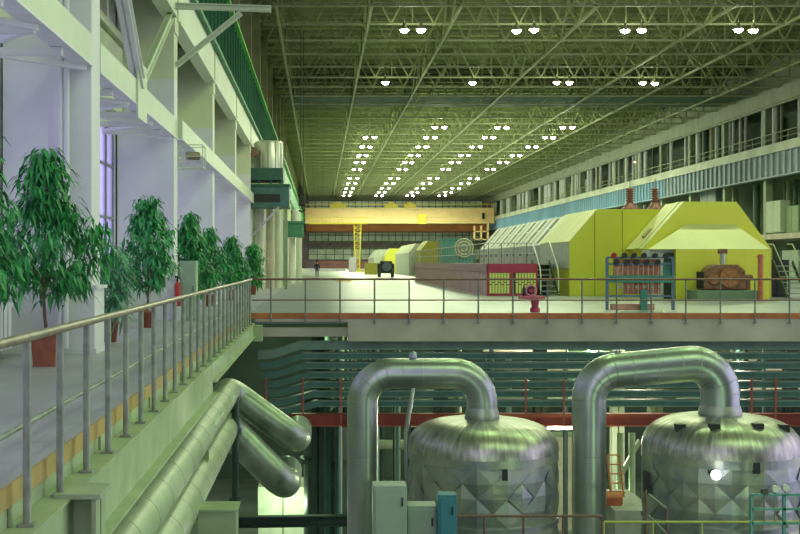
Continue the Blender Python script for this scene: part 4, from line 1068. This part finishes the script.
mb = MB().beam((X_(279), Y, zz_(207)), (X_(252), Y, zz_(236)), .12); mb.build('diagonal_brace', LILACGREY, t)
t = thing('metal_tank', (X_(268), Y + 1.2, zz_(168)), 'upright shiny metal tank on the blue green platform', 'tank')
r = 14.5/s
MB().lathe((X_(268), Y + 1.2, zz_(168)), [(r, 0.002), (r, 27/s), (r*.93, 28.5/s), (.0001, 29.2/s)], 24).build('shell', mat('bright_tank_cladding', (.66, .67, .56), .35, .45, var=.2, scale=2, streak=True), t)
mb = MB()
for k in range(12): a_ = k*math.pi/6; mb.box(X_(268) + math.cos(a_)*r - .03, X_(268) + math.cos(a_)*r + .03, Y + 1.2 + math.sin(a_)*r - .03, Y + 1.2 + math.sin(a_)*r + .03, zz_(168), zz_(141))
mb.build('seams', STEEL, t)
MB().cyl((X_(254), Y + .4, zz_(152)), (X_(254), Y - .3, zz_(152)), .26, 14).build('manhole', mat('brown_manhole', (.22, .15, .10), .5), t)
o = MB().cyl((-4.6, Y - .25, zz_(155.3)), (X_(254), Y - .25, zz_(155.3)), .06, 8).build('red_pipe', mat('bright_red_paint', (.55, .06, .03), .5), None); tag(o, 'short red level pipe from the pier to the metal tank', 'pipe')
for i, (px, w, py0, py1, Yv, m, lab) in enumerate(((260, 9, 208, 290, 72.5, CREAM, 'cream vertical pipe under the platform, first from the pier'),
    (270, 8, 208, 288, 73.5, mat('tan_lagging', (.50, .46, .34), .5), 'tan lagged vertical pipe under the platform'),
    (278, 7, 210, 286, 74.5, PALE, 'pale vertical pipe under the platform beside the tan one'),
    (292, 7, 238, 284, 90, CREAM, 'cream vertical pipe under the green box'), (299, 6, 238, 281, 96, PALE, 'pale vertical pipe farthest along the left wall'))):
    x = (px - 320)*Yv/F; r = w/2*Yv/F
    mb = MB().cyl((x, Yv, .001), (x, Yv, EYE + (262 - py0)*Yv/F), r, 14)
    for k in range(4): mb.cyl((x, Yv, 1 + k), (x, Yv, 1.06 + k), r + .03, 14)
    o = mb.build('lagged_pipe', m); tag(o, lab, 'pipe', 'lagged pipes')
Yv = 80; x = (285.5 - 320)*Yv/F
o = MB().ibeam((x, Yv, .001), (x, Yv, EYE + 42*Yv/F), .3, .3, .05, (0, 1, 0)).build('green_post', mat('light_green_post', (.25, .45, .17), .5)); tag(o, 'light green steel post at the left wall equipment', 'post')
Y = 88; s = F/Y
o = MB().box(X_(286), X_(303), Y, Y + 2.5, zz_(237), zz_(222)).box(X_(285), X_(304), Y - .1, Y + 2.6, zz_(223), zz_(221)).box(X_(288), X_(301), Y - .03, Y, zz_(235), zz_(232)).build('green_equipment_box', mat('emerald_box', (.06, .22, .12), .5)); tag(o, 'green equipment box on pipes at the left wall', 'box')
o = MB().lathe((X_(296), Y + 1, zz_(221)), [(4.2/s, 0.002), (4.2/s, 9/s), (3/s, 12/s), (.0001, 12.8/s)], 18).build('white_tank', mat('white_tank_paint', (.72, .72, .66), .5)); tag(o, 'small white upright tank on the green equipment box', 'tank')
Y = 84; s = F/Y; x = X_(302)
t = thing('crane_hook', (x, Y, zz_(212)), 'dark crane hook block hanging near the left wall', 'hook')
MB().box(x - .22, x + .22, Y - .15, Y + .15, zz_(206), zz_(196)).build('block', BLACK, t, .05)
MB().tube([(x, Y, zz_(206)), (x, Y, zz_(208)), (x + .2, Y, zz_(210)), (x, Y, zz_(212)), (x - .22, Y, zz_(210.5))], .06, 8).build('hook', BLACK, t)
MB().cyl((x - .1, Y, zz_(196)), (x - .1, Y, H - .1), .02, 6).cyl((x + .1, Y, zz_(196)), (x + .1, Y, H - .1), .02, 6).build('rope', BLACK, t)

# ------------------------------------------------------------------ locker
x = at(189, 0, 33).x
t = thing('locker', (x, 33, 0), 'pale green metal locker standing on the walkway beside the second pier', 'locker')
MB().box(x - .22, x + .22, 32.7, 33.3, .001, 1.63).build('body', LOCKER, t, .01)
MB().box(x - .2, x + .2, 32.68, 32.699, .06, 1.58).build('door', LOCKER, t, .005); t = kids(t)[-1]
MB().box(x + .13, x + .16, 32.65, 32.68, .8, .95).build('handle', RAILGREY, t)
t = thing('fire_extinguisher', (at(177.5, 0, 32.6).x, 32.6, 0), 'red extinguisher standing left of the green locker', 'extinguisher')
x = at(177.5, 0, 32.6).x
MB().lathe((x, 32.6, 0), [(.0001, .4), (.08, .4), (.085, .42), (.085, .95), (.05, 1.05), (.0001, 1.08)], 14).build('cylinder', mat('extinguisher_red', (.5, .04, .03), .4), t)
MB().cyl((x, 32.6, 1.07), (x, 32.6, 1.2), .025, 8).box(x - .07, x + .03, 32.57, 32.63, 1.17, 1.22).build('valve', BLACK, t)
MB().box(x - .08, x + .08, 32.52, 32.68, .001, .4).build('stand', WHITE, t)

# ------------------------------------------------------------------ plants
def leaf(mb, p, d, L, W, droop):
    d = d.normalized(); sd = d.cross(Vector((0, 0, 1)))
    sd = sd.normalized() if sd.length > .05 else Vector((1, 0, 0))
    p1 = p + d * L * .5 + Vector((0, 0, -droop * L * .18)); p2 = p + d * L + Vector((0, 0, -droop * L * .75))
    up = Vector((0, 0, .12 * W))
    mb.add([p, p1 - sd*W/2 + up, p1, p1 + sd*W/2 + up, p2], [(0, 2, 1), (0, 3, 2), (1, 2, 4), (2, 3, 4)])
def plant(px, Y, X, hgt, prof, label, n, L, W, pot=(.21, .55), lm=LEAF, droop=1.1, seed=1, square=False, trunk=.03):
    rr = random.Random(seed)
    t = thing('potted_tree', (X, Y, 0), label, 'plant', 'potted plants')
    pr, ph = pot
    if square:
        mb = MB(); a, b_ = pr * .82, pr
        vs = [(X+sx*q, Y+sy*q, z) for (q, z) in ((a, 0.001), (b_, ph), (b_*1.08, ph), (b_*1.08, ph+.07), (b_*.9, ph+.07), (b_*.9, ph-.02)) for sx, sy in ((-1,-1),(1,-1),(1,1),(-1,1))]
        mb.add(vs, [(i*4+k, i*4+(k+1) % 4, i*4+4+(k+1) % 4, i*4+4+k) for i in range(5) for k in range(4)])
        mb.build('pot', TERRA, t)
    else:
        MB().lathe((X, Y, 0), [(.0001, .001), (pr*.74, .001), (pr, ph*.86), (pr*1.1, ph*.86), (pr*1.1, ph), (pr*.92, ph), (pr*.9, ph - .05)], 24).build('pot', TERRA, t)
    MB().cyl((X, Y, ph - .08), (X, Y, ph - .02), pr*.9, 20).build('soil', SOIL, [c for c in kids(t) if c.name.startswith('pot')][0])
    z0 = ph - .05; mb = MB()
    pts = [Vector((X + .04*math.sin(k*.9+seed), Y + .04*math.cos(k*1.1), z0 + (hgt - z0)*k/8)) for k in range(9)]
    mb.tube(pts, [trunk*(1 - k/11) for k in range(9)], 8)
    lv = MB()
    def radius(z):
        f = (z - prof[0][0])
        for (za, ra), (zb, rb) in zip(prof, prof[1:]):
            if za <= z <= zb: return ra + (rb - ra)*(z - za)/(zb - za)
        return .05
    nb = 22
    zlo, zhi = prof[0][0], prof[-1][0]
    tips = []
    for k in range(nb):
        z = zlo + (zhi - zlo) * ((k + rr.random()) / nb); a = k*2.4 + rr.random(); rad = radius(z) * rr.uniform(.5, 1.08)
        base = Vector((X, Y, max(z0 + .3, z - rad*.5))); tip = Vector((X + rad*math.cos(a), Y + rad*math.sin(a), z))
        mid = base.lerp(tip, .5) + Vector((0, 0, .08*rad))
        mb.tube([base, mid, tip], [trunk*.35, trunk*.25, trunk*.12], 5)
        tips.append((base, mid, tip, rad))
    mb.build('trunk', BARK, t)
    for i in range(n):
        base, mid, tip, rad = tips[rr.randrange(nb)]
        f = rr.random() ** .38
        p = base.lerp(mid, f*2) if f < .5 else mid.lerp(tip, f*2 - 1)
        p = p + Vector((rr.gauss(0, .07), rr.gauss(0, .07), rr.gauss(0, .07))) * (1 + rad)
        a = rr.random()*6.283
        o = (p - Vector((X, Y, p.z))); o = o.normalized() if o.length > .02 else Vector((1, 0, 0))
        d = Vector((math.cos(a), math.sin(a), rr.uniform(-.9, .25))) + o*.7
        leaf(lv, p, d, L*rr.uniform(.6, 1.15), W*rr.uniform(.7, 1.2), droop*rr.uniform(.5, 1.4))
    lv.build('foliage', lm, t)
    return t
plant(0, 18.5, -4.22, 3.25, [(1.3, .7), (1.6, 1.0), (1.95, .9), (2.3, .52), (2.8, .36), (3.3, .10)], 'tall weeping potted tree in a square terracotta pot before the nearest pier', 1900, .24, .062, (.20, .47), seed=3, square=True)
plant(0, 16.6, -4.72, 3.3, [(1.3, .5), (1.6, .6), (2.2, .55), (2.8, .35), (3.3, .08)], 'weeping tree cut off by the left picture edge', 1300, .24, .062, seed=11)
plant(0, 24.0, -4.2, 1.75, [(.62, .25), (1.0, .45), (1.5, .42), (1.85, .15)], 'short blue green spiky plant in a round pot beyond the nearest pier', 900, .36, .05, (.17, .42), LEAFB, .5, seed=5)
plant(0, 29.3, -4.22, 3.05, [(1.1, .4), (1.45, .7), (2.0, .72), (2.5, .5), (3.15, .08)], 'bushy potted tree in a terracotta pot before the second pier', 1900, .2, .075, (.16, .42), seed=6, lm=mat('mid_green_leaf', (.07, .36, .12), .4, var=.4, scale=6))
plant(0, 36.5, -3.95, 2.9, [(.8, .4), (1.4, .65), (2.1, .6), (3.0, .1)], 'dense green potted tree just beyond the pale green locker', 1800, .22, .075, (.17, .45), seed=7)
plant(0, 43.2, -4.0, 2.75, [(.8, .4), (1.4, .7), (2.1, .55), (2.8, .1)], 'rounded potted tree before the third pier on the walkway', 1300, .24, .07, (.18, .45), seed=8)
plant(0, 50.0, -3.7, 2.5, [(.7, .4), (1.3, .75), (2.0, .5), (2.6, .1)], 'leafy potted tree between the third and fourth piers', 1200, .26, .08, (.18, .45), seed=9)
plant(0, 59.0, -3.3, 2.4, [(.6, .4), (1.2, .7), (1.9, .5), (2.5, .1)], 'potted tree farthest along the walkway before the platform', 1000, .28, .09, (.18, .45), seed=10)

# ------------------------------------------------------------------ person far down the hall
def person(X, Y, label):
    s = 1.0
    J = {'pel': (0, 0, .95), 'ches': (0, .01, 1.25), 'neck': (0, 0, 1.45), 'head': (0, -.02, 1.58), 'crown': (0, 0, 1.68),
         'sl': (-.19, 0, 1.38), 'el': (-.25, .05, 1.10), 'hl': (-.24, -.08, .86), 'sr': (.19, 0, 1.38), 'er': (.26, 0, 1.10), 'hr': (.25, -.1, .87),
         'kl': (-.1, -.08, .50), 'al': (-.1, .02, .08), 'tl': (-.1, -.14, .04), 'kr': (.1, -.02, .50), 'ar': (.11, .15, .08), 'tr': (.11, .0, .04), 'pl': (-.09, 0, .9), 'pr': (.09, 0, .9)}
    rad = {'pel': .15, 'ches': .15, 'neck': .06, 'head': .10, 'crown': .07, 'sl': .07, 'sr': .07, 'el': .05, 'er': .05, 'hl': .035, 'hr': .035, 'kl': .065, 'kr': .065, 'al': .045, 'ar': .045, 'tl': .04, 'tr': .04, 'pl': .1, 'pr': .1}
    E = [('pel', 'ches'), ('ches', 'neck'), ('neck', 'head'), ('head', 'crown'), ('ches', 'sl'), ('sl', 'el'), ('el', 'hl'), ('ches', 'sr'), ('sr', 'er'), ('er', 'hr'),
         ('pel', 'pl'), ('pl', 'kl'), ('kl', 'al'), ('al', 'tl'), ('pel', 'pr'), ('pr', 'kr'), ('kr', 'ar'), ('ar', 'tr')]
    ks = list(J); me = bpy.data.meshes.new('person')
    me.from_pydata([J[k] for k in ks], [(ks.index(a), ks.index(c)) for a, c in E], [])
    o = bpy.data.objects.new('person', me); COL.objects.link(o)
    sk = o.modifiers.new('skin', 'SKIN'); me.skin_vertices.new() if not me.skin_vertices else None
    for k, v in zip(ks, me.skin_vertices[0].data): v.radius = (rad[k], rad[k]); v.use_root = (k == 'pel')
    o.modifiers.new('sub', 'SUBSURF').levels = 2
    dg = bpy.context.evaluated_depsgraph_get(); m2 = bpy.data.meshes.new_from_object(o.evaluated_get(dg))
    o.modifiers.clear(); o.data = m2; m2.materials.clear(); m2.materials.append(CLOTH); m2.materials.append(SKIN)
    for p in m2.polygons:
        p.use_smooth = True; z = p.center.z
        if z > 1.46 or (.80 < z < .92 and abs(p.center.x) > .19): p.material_index = 1
    zmin = min(v.co.z for v in m2.vertices)
    o.location = (X, Y, -zmin); tag(o, label, 'person'); OFF[o.name] = Vector((X, Y, -zmin))
    MB().lathe((X, Y + .01, -zmin), [(.118, 1.60), (.115, 1.68), (.07, 1.75), (.0001, 1.765)], 14).build('hair', mat('dark_hair', (.02, .015, .012), .7), o)
person((317 - 320)*122/F, 122, 'person in dark workwear walking on the hall floor in the far distance')

# ------------------------------------------------------------------ world, camera, colour
w = bpy.data.worlds.new('World'); S.world = w; w.use_nodes = True
bg = w.node_tree.nodes['Background']; bg.inputs[0].default_value = (.76, .70, 1.0, 1); bg.inputs[1].default_value = 1.6
cam = bpy.data.cameras.new('camera'); co = bpy.data.objects.new('camera', cam); COL.objects.link(co)
co.location = (0, 0, EYE); co.rotation_euler = (math.pi/2, 0, 0)
cam.sensor_width = 36; cam.lens = 36 * F / 800; cam.shift_x = .1; cam.shift_y = -5/800
cam.clip_end = 800; cam.clip_start = .05
S.camera = co
S.view_settings.view_transform = 'Standard'; S.view_settings.look = 'None'
S.view_settings.gamma = 1; S.view_settings.use_curve_mapping = False
S.view_settings.exposure = 0.22
